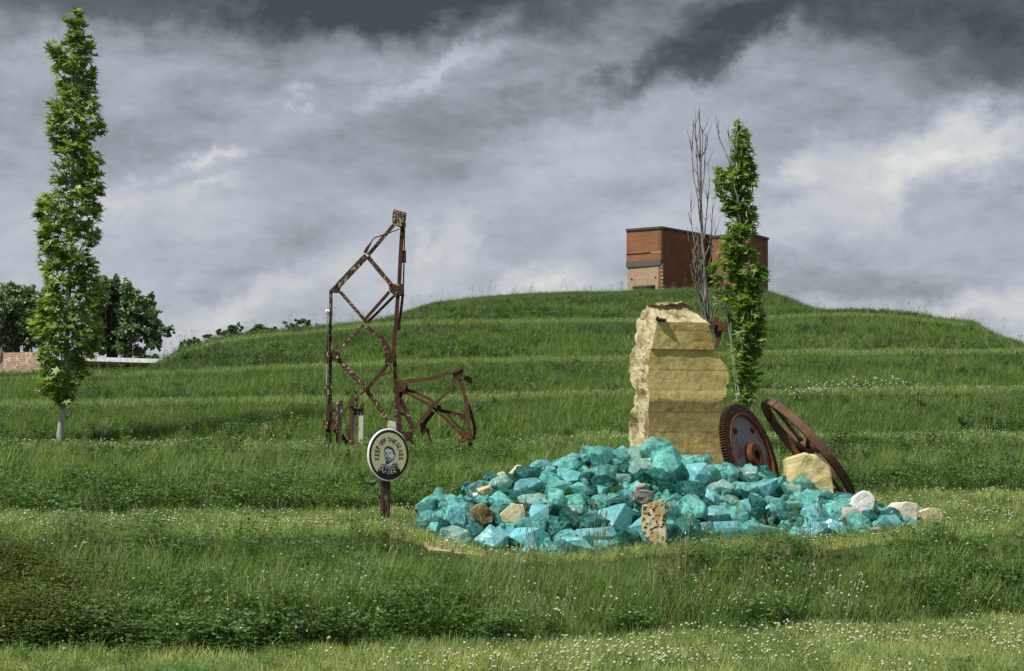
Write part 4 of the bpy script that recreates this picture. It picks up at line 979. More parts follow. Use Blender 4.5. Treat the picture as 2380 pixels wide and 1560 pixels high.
# ------------------------------------------------------------------ gear wheel
def basis(nrm, up=Vector((0, 0, 1))):
    z = nrm.normalized(); x = up.cross(z).normalized(); y = z.cross(x)
    return Matrix((x, y, z)).transposed()
DG = 21.75
gc = P(1750, 1062.4, DG); gn = Vector((.814, -.5, .296)).normalized(); GR = 131.5 / (F / DG)
gear = empty('gear_wheel', gc); gear.rotation_euler = basis(gn).to_euler()
tag(gear, 'rusty toothed gear wheel with grey web and round hub, leaning against the concrete slab', 'gear wheel')
mb = MB(); mb.lathe([(.80 * GR, -.075), (.965 * GR, -.075), (.965 * GR, 0), (.80 * GR, 0)], 96)
nt_ = 120
for k in range(nt_):
    a = 2 * math.pi * k / nt_; c, s = math.cos(a), math.sin(a); Rm = Matrix(((c, -s, 0), (s, c, 0), (0, 0, 1)))
    mb.add([Rm @ Vector(p) for p in [(.955 * GR, -.011, -.075), (GR, -.005, -.075), (GR, .005, -.075), (.955 * GR, .011, -.075), (.955 * GR, -.011, 0), (GR, -.005, 0), (GR, .005, 0), (.955 * GR, .011, 0)]],
           [(0, 1, 2, 3), (4, 5, 6, 7), (0, 1, 5, 4), (1, 2, 6, 5), (2, 3, 7, 6)])
rim_mb = mb
mb = MB(); mb.lathe([(.765 * GR, -.06), (.81 * GR, -.06), (.81 * GR, .012), (.785 * GR, .016), (.765 * GR, .004)], 96); mb.build('inner_ring', M['gearrust'], gear, True)
mb = MB(); mb.lathe([(.12 * GR, -.05), (.775 * GR, -.05), (.775 * GR, -.022), (.12 * GR, -.022)], 72); mb.build('web_plate', M['web'], gear)
mb = MB(); mb.lathe([(.105 * GR, -.08), (.235 * GR, -.08), (.235 * GR, .055), (.222 * GR, .066), (.118 * GR, .066), (.105 * GR, .058)], 48); mb.build('hub', M['gearrust'], gear)
for a, rr in ((2.25, .62), (.95, .62)):
    mb = MB(); c = Vector((rr * GR * math.cos(a), rr * GR * math.sin(a), 0))
    mb.tube([c + Vector((0, 0, -.03)), c + Vector((0, 0, .002))], .034, 12); mb.tube([c + Vector((0, 0, .0)), c + Vector((0, 0, .016))], .015, 6); mb.build('bolt', M['gearrust'], gear)
mb = rim_mb
for k in range(14):
    a = 2 * math.pi * k / 14 + .2; c = Vector((.88 * GR * math.cos(a), .88 * GR * math.sin(a), 0)); mb.tube([c + Vector((0, 0, -.01)), c + Vector((0, 0, .010))], .014, 8)
mb.build('toothed_rim', M['gearrim'], gear)

# ------------------------------------------------------------------ flywheel
DW = 22.6
wc = P(1877, 1043, DW); WR = 150.7 / (F / DW)
wn = Vector((-.75, -.06, -.655)).normalized()
wheel = empty('flywheel', wc); wheel.rotation_euler = basis(wn).to_euler()
tag(wheel, 'large rusty spoked flywheel rim tilted over the yellow rock right of the gear', 'flywheel')
WT = .05
mb = MB(); mb.lathe([(.945 * WR, -WT), (.985 * WR, -WT), (WR, -WT * .85), (WR, WT * .85), (.985 * WR, WT), (.945 * WR, WT), (.955 * WR, 0)], 96); mb.build('rim', M['wheelrust'], wheel, False)
mb = MB(); mb.lathe([(.06, -.10), (.13, -.10), (.13, .08), (.06, .08)], 32); mb.build('hub', M['wheelrust'], wheel)
for k in range(6):
    a = k * math.pi / 3 + .32; d_ = Vector((math.cos(a), math.sin(a), 0))
    mb = MB(); mb.tube([d_ * .11, d_ * .2, d_ * WR * .80, d_ * WR * .84, d_ * WR * .92], [.034, .026, .026, .034, .036], 10); mb.build('spoke', M['wheelrust'], wheel, True)
for a in (1.15, 1.7):
    mb = MB(); c, s = math.cos(a), math.sin(a); mb.box((WR * c, WR * s, 0), (.012, .012, WT * 1.98), Matrix.Rotation(a, 3, 'Z')); mb.build('rim_joint', M['rust'], wheel)

# ------------------------------------------------------------------ stones and glass
def rock_mesh(name, w, h, dep, seed, n=18, box=2.5, bev=.04, cuts=2, amp=.04, freq=5, material=None, poly=None):
    r = random.Random(seed); bm = bmesh.new()
    if poly:      # outline given (unit box coords), thickness from depth, jittered
        for (px, pz_) in poly:
            for q in (-.5, .5):
                s = r.uniform(.82, 1.0) if q > 0 else 1.0
                bm.verts.new((px * s, q * r.uniform(.75, 1), pz_ * s))
    else:
        for _ in range(n):
            v = Vector((r.gauss(0, 1), r.gauss(0, 1), r.gauss(0, 1))).normalized()
            k = (abs(v.x) ** box + abs(v.y) ** box + abs(v.z) ** box) ** (-1 / box)
            bm.verts.new(v * k * r.uniform(.72, 1.05) * .5)
    g = bmesh.ops.convex_hull(bm, input=bm.verts)
    bmesh.ops.delete(bm, geom=list({e for e in g['geom_interior'] + g['geom_unused'] if isinstance(e, bmesh.types.BMVert)}), context='VERTS')
    bmesh.ops.dissolve_limit(bm, angle_limit=R(11), verts=bm.verts, edges=bm.edges)
    xs = [v.co.x for v in bm.verts]; zs = [v.co.z for v in bm.verts]; yy = [v.co.y for v in bm.verts]
    for v in bm.verts:
        v.co = Vector(((v.co.x - min(xs)) / (max(xs) - min(xs)) - .5, (v.co.y - min(yy)) / (max(yy) - min(yy)) - .5, (v.co.z - min(zs)) / (max(zs) - min(zs)) - .5))
        v.co.x *= w; v.co.y *= dep; v.co.z *= h
    if bev: bmesh.ops.bevel(bm, geom=list(bm.edges), offset=bev * min(w, h), segments=1, affect='EDGES', profile=.5)
    bmesh.ops.triangulate(bm, faces=bm.faces)
    if cuts: bmesh.ops.subdivide_edges(bm, edges=bm.edges, cuts=cuts, use_grid_fill=True)
    sz = (w + h) / 2; off = Vector((seed * 1.37 % 50, seed * .71 % 50, 3))
    bm.normal_update()
    for v in bm.verts:
        p = v.co / sz
        d_ = noise.noise(p * freq * .5 + off) * .6 + noise.noise(p * freq * 1.3 + off) * .4
        # conchoidal scallops
        cell = noise.voronoi(p * freq * .45 + off)[0][0]
        v.co += v.normal * sz * amp * (d_ + (cell - .45) * .9)
    bmesh.ops.recalc_face_normals(bm, faces=bm.faces)
    me = bpy.data.meshes.new(name); bm.to_mesh(me); bm.free(); me.materials.append(material)
    return me
pile_crest = [1165, 1128, 1105, 1052, 1030, 1070, 1128, 1160, 1195]
dfront = [ground_hit(u, y) + .12 for u, y in zip(pile_u, pile_front)]
def pile_depth(u, y):
    yf, yc, d0 = np.interp(u, pile_u, pile_front), np.interp(u, pile_u, pile_crest), np.interp(u, pile_u, dfront)
    return d0 + float(np.clip((yf - y) / max(yf - yc, 20), 0, 1.05)) * np.interp(u, [965, 1100, 1500, 2000, 2200], [.9, 1.9, 2.5, 1.6, .7])
KIND = {'M': ('gM', 13, 3.5, .018, 2, .045, 3), 'T': ('gT', 15, 2.2, .012, 3, .085, 4), 'D': ('gD', 14, 2.2, .012, 3, .085, 4), 'P': ('gP', 14, 2.4, .02, 3, .075, 5)}
LOOK = {'M': 'milky turquoise', 'T': 'clear teal', 'D': 'dark green', 'P': 'pale cloudy'}
CH = []   # zoom A, B, C digitised chunks: cx, cy, w, h, kind
A_ = [(300, 850, 250, 240, 'T'), (305, 1000, 260, 190, 'T'), (432, 840, 66, 70, 'M'), (548, 785, 175, 120, 'T'), (560, 850, 210, 90, 'T'), (575, 958, 195, 215, 'M'), (660, 885, 220, 80, 'P'), (672, 825, 95, 85, 'M'), (705, 785, 90, 60, 'T'),
      (770, 690, 175, 180, 'T'), (845, 785, 135, 120, 'T'), (1055, 605, 235, 180, 'P'), (1125, 500, 44, 100, 'D'), (1320, 545, 300, 190, 'D'), (1340, 650, 275, 165, 'M'), (1060, 705, 200, 100, 'D'), (1080, 775, 250, 150, 'T'), (1205, 745, 150, 125, 'D'),
      (742, 1015, 155, 160, 'M'), (1010, 915, 160, 170, 'T'), (1385, 795, 275, 140, 'P'), (1600, 765, 205, 185, 'T'), (1512, 425, 155, 115, 'M'), (1572, 495, 140, 110, 'M'), (1545, 570, 180, 160, 'T'), (1735, 435, 245, 180, 'T'), (1755, 530, 205, 130, 'M'),
      (1645, 655, 240, 160, 'T'), (1800, 340, 125, 90, 'M'), (1965, 300, 210, 150, 'T'), (455, 1090, 150, 190, 'D'), (570, 1170, 255, 205, 'P'), (775, 1095, 195, 130, 'D'), (720, 1228, 155, 145, 'M'), (950, 1205, 330, 300, 'M'), (1075, 1085, 135, 120, 'D'),
      (1145, 1150, 105, 165, 'M'), (1330, 1190, 365, 215, 'M'), (1362, 1065, 285, 195, 'T'), (1445, 955, 180, 210, 'M'), (1130, 1040, 205, 110, 'D'), (1630, 1055, 225, 175, 'D'), (1605, 905, 255, 120, 'D'), (1765, 985, 190, 240, 'D'), (1820, 805, 205, 150, 'T'),
      (1785, 885, 210, 90, 'P'), (1885, 685, 205, 155, 'T'), (1960, 570, 165, 140, 'D'), (1905, 605, 95, 95, 'T'), (1700, 1180, 210, 160, 'T'), (1660, 1295, 200, 185, 'T'), (1850, 1255, 310, 160, 'M')]
B_ = [(105, 315, 180, 140, 'T'), (250, 335, 255, 190, 'T'), (462, 325, 225, 180, 'T'), (605, 335, 160, 190, 'P'), (660, 440, 230, 160, 'P'), (830, 262, 320, 240, 'T'), (930, 372, 320, 260, 'T'), (490, 465, 115, 140, 'D'), (500, 562, 135, 95, 'P'), (290, 490, 250, 125, 'T'),
      (310, 595, 250, 150, 'D'), (690, 565, 155, 190, 'D'), (880, 575, 280, 210, 'D'), (590, 645, 190, 100, 'T'), (110, 525, 130, 110, 'T'), (540, 722, 180, 90, 'M'), (1180, 365, 190, 100, 'T'), (1285, 385, 235, 130, 'T'), (1100, 515, 130, 210, 'D'), (1282, 540, 225, 250, 'M'),
      (1400, 525, 190, 170, 'T'), (1560, 505, 275, 200, 'T'), (1790, 530, 225, 160, 'P'), (1985, 595, 110, 70, 'T'), (1965, 662, 320, 145, 'M'), (950, 695, 170, 160, 'D'), (1180, 695, 310, 190, 'D'), (1520, 655, 270, 150, 'P'), (1795, 695, 220, 150, 'T'), (1420, 735, 260, 170, 'M'),
      (1630, 805, 230, 140, 'P'), (1400, 825, 180, 130, 'D'), (1150, 865, 350, 250, 'T'), (980, 885, 125, 170, 'P'), (990, 985, 150, 150, 'D'), (1440, 955, 280, 200, 'M'), (1680, 955, 210, 190, 'T'), (1785, 880, 145, 190, 'M'), (1890, 885, 165, 270, 'D'), (2020, 795, 110, 80, 'M'),
      (2035, 885, 110, 140, 'M'), (420, 965, 360, 270, 'M'), (450, 845, 270, 180, 'D'), (260, 805, 180, 160, 'T'), (140, 815, 110, 130, 'D'), (30, 885, 90, 90, 'T'), (620, 945, 150, 100, 'D'), (170, 1025, 330, 190, 'D'), (210, 1175, 430, 200, 'M'), (500, 1185, 270, 175, 'D'),
      (725, 1110, 330, 300, 'M'), (1130, 1115, 335, 270, 'D'), (1245, 1045, 110, 140, 'D'), (1372, 1120, 195, 190, 'P'), (1620, 1110, 290, 190, 'M'), (1930, 1105, 345, 190, 'T'), (1865, 1195, 90, 80, 'M'), (2045, 965, 130, 90, 'D'), (1170, 1015, 210, 80, 'D'), (1380, 1235, 190, 95, 'P')]
C_ = [(318, 622, 120, 105, 'D'), (60, 790, 160, 140, 'T'), (560, 625, 200, 160, 'T'), (430, 705, 190, 140, 'P'), (640, 735, 210, 120, 'T'), (745, 725, 200, 115, 'T'), (940, 775, 230, 85, 'T'), (270, 865, 240, 180, 'T'), (430, 875, 200, 150, 'P'), (580, 795, 210, 170, 'T'),
      (920, 875, 290, 160, 'T'), (690, 925, 295, 210, 'M'), (330, 965, 265, 115, 'D'), (500, 1015, 110, 150, 'D'), (900, 945, 120, 130, 'T'), (475, 1155, 150, 185, 'T'), (680, 1110, 275, 195, 'M'), (890, 1090, 225, 185, 'M'), (980, 995, 115, 80, 'P'), (1140, 1035, 245, 235, 'T'),
      (1250, 975, 160, 160, 'D'), (1330, 905, 130, 105, 'T'), (1430, 1050, 265, 195, 'M'), (1480, 965, 205, 190, 'D'), (1640, 1005, 180, 160, 'P'), (1780, 915, 140, 105, 'T'), (1842, 1000, 165, 110, 'M'), (1720, 1062, 190, 125, 'T'), (1005, 1045, 95, 75, 'D')]
for lst, ox in ((A_, 1600), (B_, 2300), (C_, 3000)):
    for cx, cy, w, h, k in lst:
        u, y = S(ox + cx / 2.6, 1700 + cy / 2.6); CH.append([u, y, w / 2.6 / 1.721, h / 2.6 / 1.721, k])
ST = []   # stones: zoom, cx, cy, w, h, material, outline, name bits
def stone(ox, cx, cy, w, h, m, label, seed, n=16, box=3, amp=.045, dk=1.0, push=0.0, poly=None, freq=6, cuts=3):
    u, y = S(ox + cx / 2.6, 1700 + cy / 2.6); d = pile_depth(u, y + h / 2.6 / 1.721 * .25) - .13 + push; k = d / F
    W, H = w / 2.6 / 1.721 * k, h / 2.6 / 1.721 * k
    me = rock_mesh('stone', W * 1.02, H * 1.02, (W + H) / 2 * dk, seed, n, box, .03, cuts, amp, freq, M[m], poly)
    o = link('stone', me); o.location = P(u, y, d)
    tag(o, label, 'stone', 'loose stones among the glass'); ST.append((u, y, o)); return o
stone(1600, 842, 925, 242, 225, 'brownrock', 'brown and yellow jagged stone with a pale flat top, sitting in the left glass', 11, poly=[(-.5, .2), (-.18, .46), (.1, .5), (.25, .25), (.5, .1), (.5, -.35), (.1, -.5), (-.1, -.4), (-.42, 0)])
stone(1600, 1172, 912, 265, 200, 'yellowrock2', 'pale yellow squared stone with a grey flat end among the left glass', 12, poly=[(-.5, -.05), (-.05, .5), (.42, .42), (.5, .3), (.46, -.3), (.1, -.5), (-.4, -.48)], amp=.02)
stone(1600, 882, 695, 165, 125, 'yellowrock', 'yellow stone with rusty spots against the teal glass at the upper left', 13)
stone(1600, 786, 728, 55, 50, 'whiterock', 'tiny white stone beside the spotted yellow stone at the upper left', 14)
stone(1600, 1055, 535, 130, 100, 'yellowrock', 'bright yellow stone at the back, peeping over the left shoulder of the heap', 15, push=.25)
stone(1600, 1232, 500, 200, 170, 'yellowrock2', 'dull yellow stone at the back left, half behind a dark green chunk', 16, push=.15)
stone(2300, 700, 752, 245, 165, 'pinkrock', 'grey pink gritty stone lying above the pitted yellow stone', 17, amp=.06)
stone(2300, 812, 1005, 255, 470, 'pitted', 'tall yellow stone full of dark round pits at the front of the heap', 18, poly=[(-.42, .36), (-.05, .42), (.3, .5), (.46, .44), (.5, -.1), (.48, -.5), (.0, -.5), (-.42, -.3), (-.5, .05)], amp=.02, push=-.05)
stone(2300, 690, 640, 150, 70, 'greyrock', 'narrow dull stone wedged between chunks above the grey pink stone', 19)
stone(2300, 1690, 1240, 150, 75, 'whiterock', 'low whitish stone at the front edge in the grass, right of centre', 20)
stone(3000, 1152, 815, 255, 260, 'whiterock', 'big upright white stone at the right end of the heap', 21, poly=[(-.5, -.05), (-.3, .3), (.05, .5), (.35, .45), (.5, .15), (.42, -.25), (.3, -.5), (-.1, -.5)], amp=.035)
stone(3000, 1045, 920, 185, 130, 'greyrock', 'grey stone with a brown broken edge in front of the white stone', 22)
stone(3000, 1565, 905, 340, 215, 'creamrock', 'broad cream white stone near the right tip of the heap', 23, poly=[(-.5, -.15), (-.25, .45), (.1, .5), (.42, .4), (.5, .2), (.42, -.5), (-.2, -.5)], amp=.03)
stone(3000, 1880, 945, 265, 175, 'yellowrock2', 'pale yellow streaked stone ending the heap at the far right', 24, poly=[(-.5, .25), (-.1, .5), (.3, .42), (.5, -.5), (-.4, -.5)], amp=.02)
stone(3000, 1310, 1100, 120, 80, 'greyrock', 'small dark grey stone in the grass below the right end of the heap', 25)
# the yellow rock carrying the flywheel
def g_(x, y): return S(2820 + x / 3.39, 1560 + y / 3.39)
u, y = g_(1390, 1165); d = 21.75
me = rock_mesh('stone', 660 / 3.39 / 1.721 * d / F, 600 / 3.39 / 1.721 * d / F, .62, 31, 0, 3, .03, 5, .055, 6, M['yellowrock'], [(-.5, .40), (-.16, .5), (.14, .47), (.36, .25), (.44, -.1), (.5, -.5), (-.5, -.5)])
o = link('stone', me); o.location = P(u, y, d); tag(o, 'large yellow sandstone block behind the heap, under the tilted flywheel', 'stone', 'loose stones among the glass'); ST.append((u, y, o))
# pale brick paving at the foot of the heap
def paving(pts, label, th=.09):
    c = on_ground(*pts[0]); mb = MB(); q = [on_ground(*p) - c + Vector((0, 0, .03)) for p in pts]
    mb.prism(q, (0, 0, -th)); o = mb.build('paving_slab', M['paving']); o.location = c; tag(o, label, 'paving', 'paving under the glass heap'); return o
paving([(980, 1248), (1012, 1240), (1040, 1262), (1052, 1290), (1000, 1286), (985, 1270)], 'pale yellow paving slab bared at the front left corner of the heap')
paving([(1054, 1272), (1110, 1276), (1140, 1290), (1120, 1300), (1056, 1293)], 'thin pale paving edge in front of the turquoise chunks, left of centre')

# loose bits of glass that fill the heap
r_ = random.Random(5); mb = MB()
for k in range(700):
    u = r_.uniform(985, 2140); yf, yc = np.interp(u, pile_u, pile_front), np.interp(u, pile_u, pile_crest)
    y = r_.uniform(yc + 16, yf - 8); d = pile_depth(u, y) + r_.uniform(.02, .2); s = r_.uniform(14, 46) * d / F
    me = rock_mesh('tmp', s * r_.uniform(.8, 1.5), s * r_.uniform(.7, 1.2), s, 500 + k, 12, 2.2, 0, 1, .07, 4, M['gD'])
    p = P(u, y, d); mb.add([v.co + p for v in me.vertices], [tuple(f.vertices) for f in me.polygons], r_.choice((0, 1, 1))); bpy.data.meshes.remove(me)
tag(mb.build('glass_rubble', [M['gD'], M['gT']], normals=False), 'smaller broken glass filling the gaps of the turquoise heap', 'glass rubble', kind='stuff')

LM = [('the pitted yellow stone', 0, 0), ]
CO = []
for i, (u, y, w, h, k) in enumerate(CH):
    d = pile_depth(u, y + h * .3)
    if y + h * .5 > np.interp(u, pile_u, pile_front): d = min(d, ground_hit(u, y + h * .52) + .12)
    kk = d / F; gs = np.interp(w * h, [2000, 4500, 8000], [1.22, 1.16, 1.0]); W, H = w * kk * gs, h * kk * gs
    m, n, box, bev, cuts, amp, fq = KIND[k]; rr = random.Random(900 + i)
    me = rock_mesh('glass_chunk', W, H, (W + H) * .5 * rr.uniform(.85, 1.1), 100 + i * 3, n + rr.randint(-2, 4), box + rr.uniform(-.6, 1.2), bev, cuts, amp * rr.uniform(.8, 1.2), fq, M[m])
    o = link('glass_chunk', me); o.location = P(u, y, d + .05)
    o['category'] = 'glass chunk'; o['group'] = 'chunks of slag glass in the heap'
    CO.append((u, y, w, h, k, o))
LAND = [(S(1600 + 842 / 2.6, 1700 + 925 / 2.6), 'the brown jagged stone'), (S(1600 + 1172 / 2.6, 1700 + 912 / 2.6), 'the pale yellow squared stone'), (S(1600 + 882 / 2.6, 1700 + 695 / 2.6), 'the spotted yellow stone'),
        (S(2300 + 700 / 2.6, 1700 + 752 / 2.6), 'the grey pink stone'), (S(2300 + 812 / 2.6, 1700 + 1005 / 2.6), 'the pitted stone'), (S(3000 + 1152 / 2.6, 1700 + 815 / 2.6), 'the big white stone'),
        (S(3000 + 1565 / 2.6, 1700 + 905 / 2.6), 'the broad cream stone'), (S(1600 + 1232 / 2.6, 1700 + 500 / 2.6), 'the dull yellow stone'), ((1750, 1150), 'the gear wheel'), ((1537, 1052), 'the heap top'), ((1885, 1140), 'the flywheel rock')]
ORD = ['nearest', 'second', 'third', 'fourth', 'fifth', 'sixth', 'seventh', 'eighth', 'ninth', 'tenth', 'eleventh', 'twelfth']
bins = {}
for c in CO:
    u, y, w, h, k, o = c
    (lu, ly), nm = min(LAND, key=lambda L: (L[0][0] - u) ** 2 + ((L[0][1] - y) * 1.3) ** 2)
    du, dy = u - lu, (y - ly) * 1.1
    if nm == 'the gear wheel' or nm == 'the heap top' or nm == 'the flywheel rock': side = 'below and left of' if du < -25 else 'below and right of' if du > 25 else 'straight below'
    elif abs(du) > abs(dy): side = 'left of' if du < 0 else 'right of'
    else: side = 'above' if dy < 0 else 'below'
    size = 'large' if w * h > 5200 else 'small' if w * h < 1500 else 'middling'
    shape = 'long' if w > 1.9 * h else 'upright' if h > 1.15 * w else 'blocky' if k == 'M' else 'rounded' if abs(w - h) < .15 * w else 'jagged'
    bins.setdefault((LOOK[k], nm, side), []).append((math.hypot(du, dy), size, shape, o))
for (look, nm, side), lst in bins.items():
    lst.sort(key=lambda t: t[0])
    for q, (_, size, shape, o) in enumerate(lst):
        same = [t for t in lst if (t[1], t[2]) == (size, shape)]
        if len(same) == 1: o['label'] = f'{size} {shape} {look} glass chunk {side} {nm}'
        else:
            j = [t[3] for t in same].index(o); o['label'] = f'{size} {shape} {look} glass chunk, {ORD[j]} one {side} {nm}'
# ------------------------------------------------------------------ trees
def star_leaf(s, r):
    """five lobed sweetgum leaf: outline ring + centre, slightly folded; tip along +x"""
    pts = [(.0, .0, 0)]
    lob = [(-125, .62), (-62, .88), (0, 1.0), (62, .88), (125, .62)]
    vs = [(.22, 0, 0)]; fold = r.uniform(.05, .3); droop = r.uniform(-.35, .1)
    ring = [(-.06, 0)]
    for k, (a, l) in enumerate(lob):
        ar = math.radians(a); ring.append((.22 + math.cos(ar) * l * .78, math.sin(ar) * l * .78))
        if k < 4:
            am = math.radians((a + lob[k + 1][0]) / 2); ring.append((.22 + math.cos(am) * .27, math.sin(am) * .27))
    for x, y in ring: vs.append((x, y, abs(y) * fold + droop * max(x, 0) ** 2 * .6))
    n = len(ring)
    return [(x * s, y * s, z * s) for x, y, z in vs], [(0, i + 1, (i + 1) % n + 1) for i in range(n)]
def limb_path(a, b, wob, r, n=6):
    pts = []
    for i in range(n + 1):
        t = i / n; p = a.lerp(b, t); k = math.sin(math.pi * t)
        pts.append(p + Vector((r.gauss(0, wob) * k, r.gauss(0, wob) * k, 0)))
    return pts
def sweetgum(name, u0, y0, d, axis, env, lobes, nleaf, material, label, seed, leaf=.15, trunk_r=.062, bare=(), stems=(), dens=1.0):
    """axis: [(u, y)] trunk line bottom to top; env: [(y, xl, xr)] silhouette of the crown"""
    r = random.Random(seed); k = d / F
    base = P(u0, y0, d); base.z = min(base.z, ground_z(base.x, d)) - .03
    t = tag(empty('sweetgum_tree', base), label, 'tree', None)
    W = lambda u, y, o=0.: P(u, y, d) + Vector((0, o, 0)) - base
    mb = MB(); ap = [W(u, y) for u, y in axis]; ap[0] = Vector((0, 0, 0)) if abs(ap[0].x) < .05 else ap[0]
    ap = smooth_path(ap, 2); mb.tube(ap, list(np.linspace(trunk_r, .012, len(ap))), 10); mb.build('trunk', M['bark'], t, True)
    ay = [y for _, y in axis][::-1]; ax = [u for u, _ in axis][::-1]
    ey, el_, er = [e[0] for e in env], [e[1] for e in env], [e[2] for e in env]
    cl = []     # leaf clusters
    area_sum = 0
    for y in np.arange(env[0][0], env[-1][0], 7.5):
        xl, xr = np.interp(y, ey, el_), np.interp(y, ey, er); cl.append((y, xl, xr))
    # upright side limbs carrying the clusters
    for q in range(20):
        y = r.uniform(env[1][0] + 60, env[-1][0] - 8); xl, xr = np.interp(y - 70, ey, el_), np.interp(y - 70, ey, er)
        tu = r.uniform(xl + 10, xr - 10); ua = np.interp(y, ay, ax)
        a = W(ua, y); b = W(tu, y - r.uniform(55, 120), r.uniform(-.34, .1))
        mb = MB(); pth = limb_path(a, b, .03, r); mb.tube(pth, list(np.linspace(trunk_r * .28, .005, len(pth))), 6); mb.build('branch', M['bark'], t, True)
    for pts, rad in bare:
        mb = MB(); pth = [W(*p) for p in pts]; mb.tube(smooth_path(pth, 1), list(np.linspace(rad, .004, len(smooth_path(pth, 1)))), 6)
        for i in range(2, len(pth)):
            for _ in range(2):
                o_ = pth[i].lerp(pth[i - 1], r.random()); e_ = o_ + Vector((r.uniform(-.12, .12), r.uniform(-.1, .1), r.uniform(.18, .42))); m_ = o_.lerp(e_, .5) + Vector((r.uniform(-.03, .03), 0, -.02))
                mb.tube([o_, m_, e_], [.006, .005, .003], 5)
        mb.build('bare_branch', M['bark2'], t, True)
    for pts, rad in stems:
        mb = MB(); pth = smooth_path([W(*p) for p in pts], 1); mb.tube(pth, list(np.linspace(rad, rad * .4, len(pth))), 6); mb.build('stem', M['bark2'], t, True)
    vs, fs, tw = [], [], MB()
    def put(p, out, s):
        lv, lf = star_leaf(s, r)
        tip = (out * r.uniform(.5, 1.0) + Vector((r.gauss(0, .45), r.gauss(0, .45), r.uniform(-.85, .30)))).normalized()
        nrm = (Vector((0, 0, 1)) + out * r.uniform(.2, .9) + Vector((r.gauss(0, .35), r.gauss(0, .35), 0))); y_ = nrm.cross(tip)
        if y_.length < .05: return
        y_.normalize(); z_ = tip.cross(y_); M3 = Matrix((tip, y_, z_)).transposed(); b = len(vs)
        vs.extend([tuple(p + M3 @ Vector(v)) for v in lv]); fs.extend([tuple(b + i for i in f) for f in lf])
    tot = sum(max(c[2] - c[1], 8) for c in cl)
    for y, xl, xr in cl:
        w = xr - xl; m = max(2, int(round(nleaf * w / tot)) )
        ua = np.interp(y, ay, ax)
        ncl = max(2, int(w / 22))
        cents = [(r.uniform(xl + 7, xr - 7), y + r.uniform(-10, 10), r.uniform(-1, 1)) for _ in range(ncl)]
        for q in range(m):
            cu, cyy, co_ = r.choice(cents); dep = co_ * w * .5 * k * math.sqrt(max(.05, 1 - ((cu - (xl + xr) / 2) / (w / 2 + 1)) ** 2))
            uu = min(max(cu + r.gauss(0, 7), xl + 8), xr - 8); p = W(uu, cyy + r.gauss(0, 6.5), dep + r.gauss(0, .05))
            out = Vector((p.x - W(ua, y).x, p.y * 1.0, .12)); out = out.normalized() if out.length > .02 else Vector((0, -1, 0))
            put(p, out, leaf * r.uniform(.55, 1.12))
            if q % 3 == 0:
                e = p - out * r.uniform(.06, .16) - Vector((0, 0, .05)); tw.tube([e, p], [.004, .002], 4, False)
    for (lu, ly, su, sy, n_) in lobes:
        for _ in range(n_):
            p = W(lu + r.uniform(-1, 1) * su, ly + r.uniform(-1, 1) * sy, r.uniform(-.12, .12)); out = Vector((r.uniform(-1, 1), r.uniform(-1, .3), .4)).normalized(); put(p, out, leaf * r.uniform(.55, 1.05))
    me = bpy.data.meshes.new('crown'); me.from_pydata(vs, [], fs); me.materials.append(material); me.update()
    link('crown', me, t); tw.build('twigs', M['clover'], t)
    return t
ENV_L = [(32, 171, 188), (44, 165, 194), (60, 150, 203), (85, 140, 205), (105, 136, 207), (122, 115, 228), (145, 114, 232), (165, 122, 222), (185, 128, 222), (205, 132, 220), (228, 108, 220), (260, 106, 240), (290, 107, 245), (312, 112, 232), (335, 118, 212), (352, 122, 220),
         (365, 124, 235), (385, 120, 240), (405, 116, 236), (425, 124, 236), (443, 122, 246), (458, 82, 244), (480, 84, 236), (510, 84, 238), (545, 86, 234), (575, 100, 228), (600, 92, 226), (630, 94, 222), (660, 96, 232), (700, 92, 232), (735, 74, 230), (760, 66, 234), (790, 74, 228), (815, 78, 220), (840, 90, 212), (860, 100, 205), (880, 90, 200), (902, 88, 204), (920, 98, 188), (936, 124, 172), (946, 134, 160)]
d_l = on_ground(138, 1031).y
sweetgum('left', 138, 1031, d_l, [(138, 1034), (141, 990), (147, 950), (152, 860), (160, 700), (166, 500), (172, 300), (176, 140), (180, 22)], ENV_L, [], 4700, M['sweetgum'],
         'tall narrow columnar tree thick with star shaped leaves, standing alone by the pale brick wall', 41, leaf=.15, trunk_r=.058)
ENV_R = [(297, 1704, 1720), (315, 1697, 1736), (332, 1694, 1746), (350, 1702, 1738), (368, 1702, 1752), (385, 1700, 1752), (404, 1692, 1760), (425, 1686, 1758), (445, 1690, 1742), (470, 1684, 1748), (495, 1688, 1764), (520, 1688, 1768), (545, 1686, 1756), (560, 1674, 1754), (590, 1668, 1750), (615, 1680, 1768), (635, 1686, 1785),
         (655, 1688, 1784), (680, 1690, 1770), (710, 1692, 1768), (740, 1692, 1776), (765, 1694, 1782), (790, 1694, 1780), (820, 1698, 1768), (850, 1698, 1778), (880, 1702, 1772), (910, 1706, 1760), (945, 1712, 1750)]
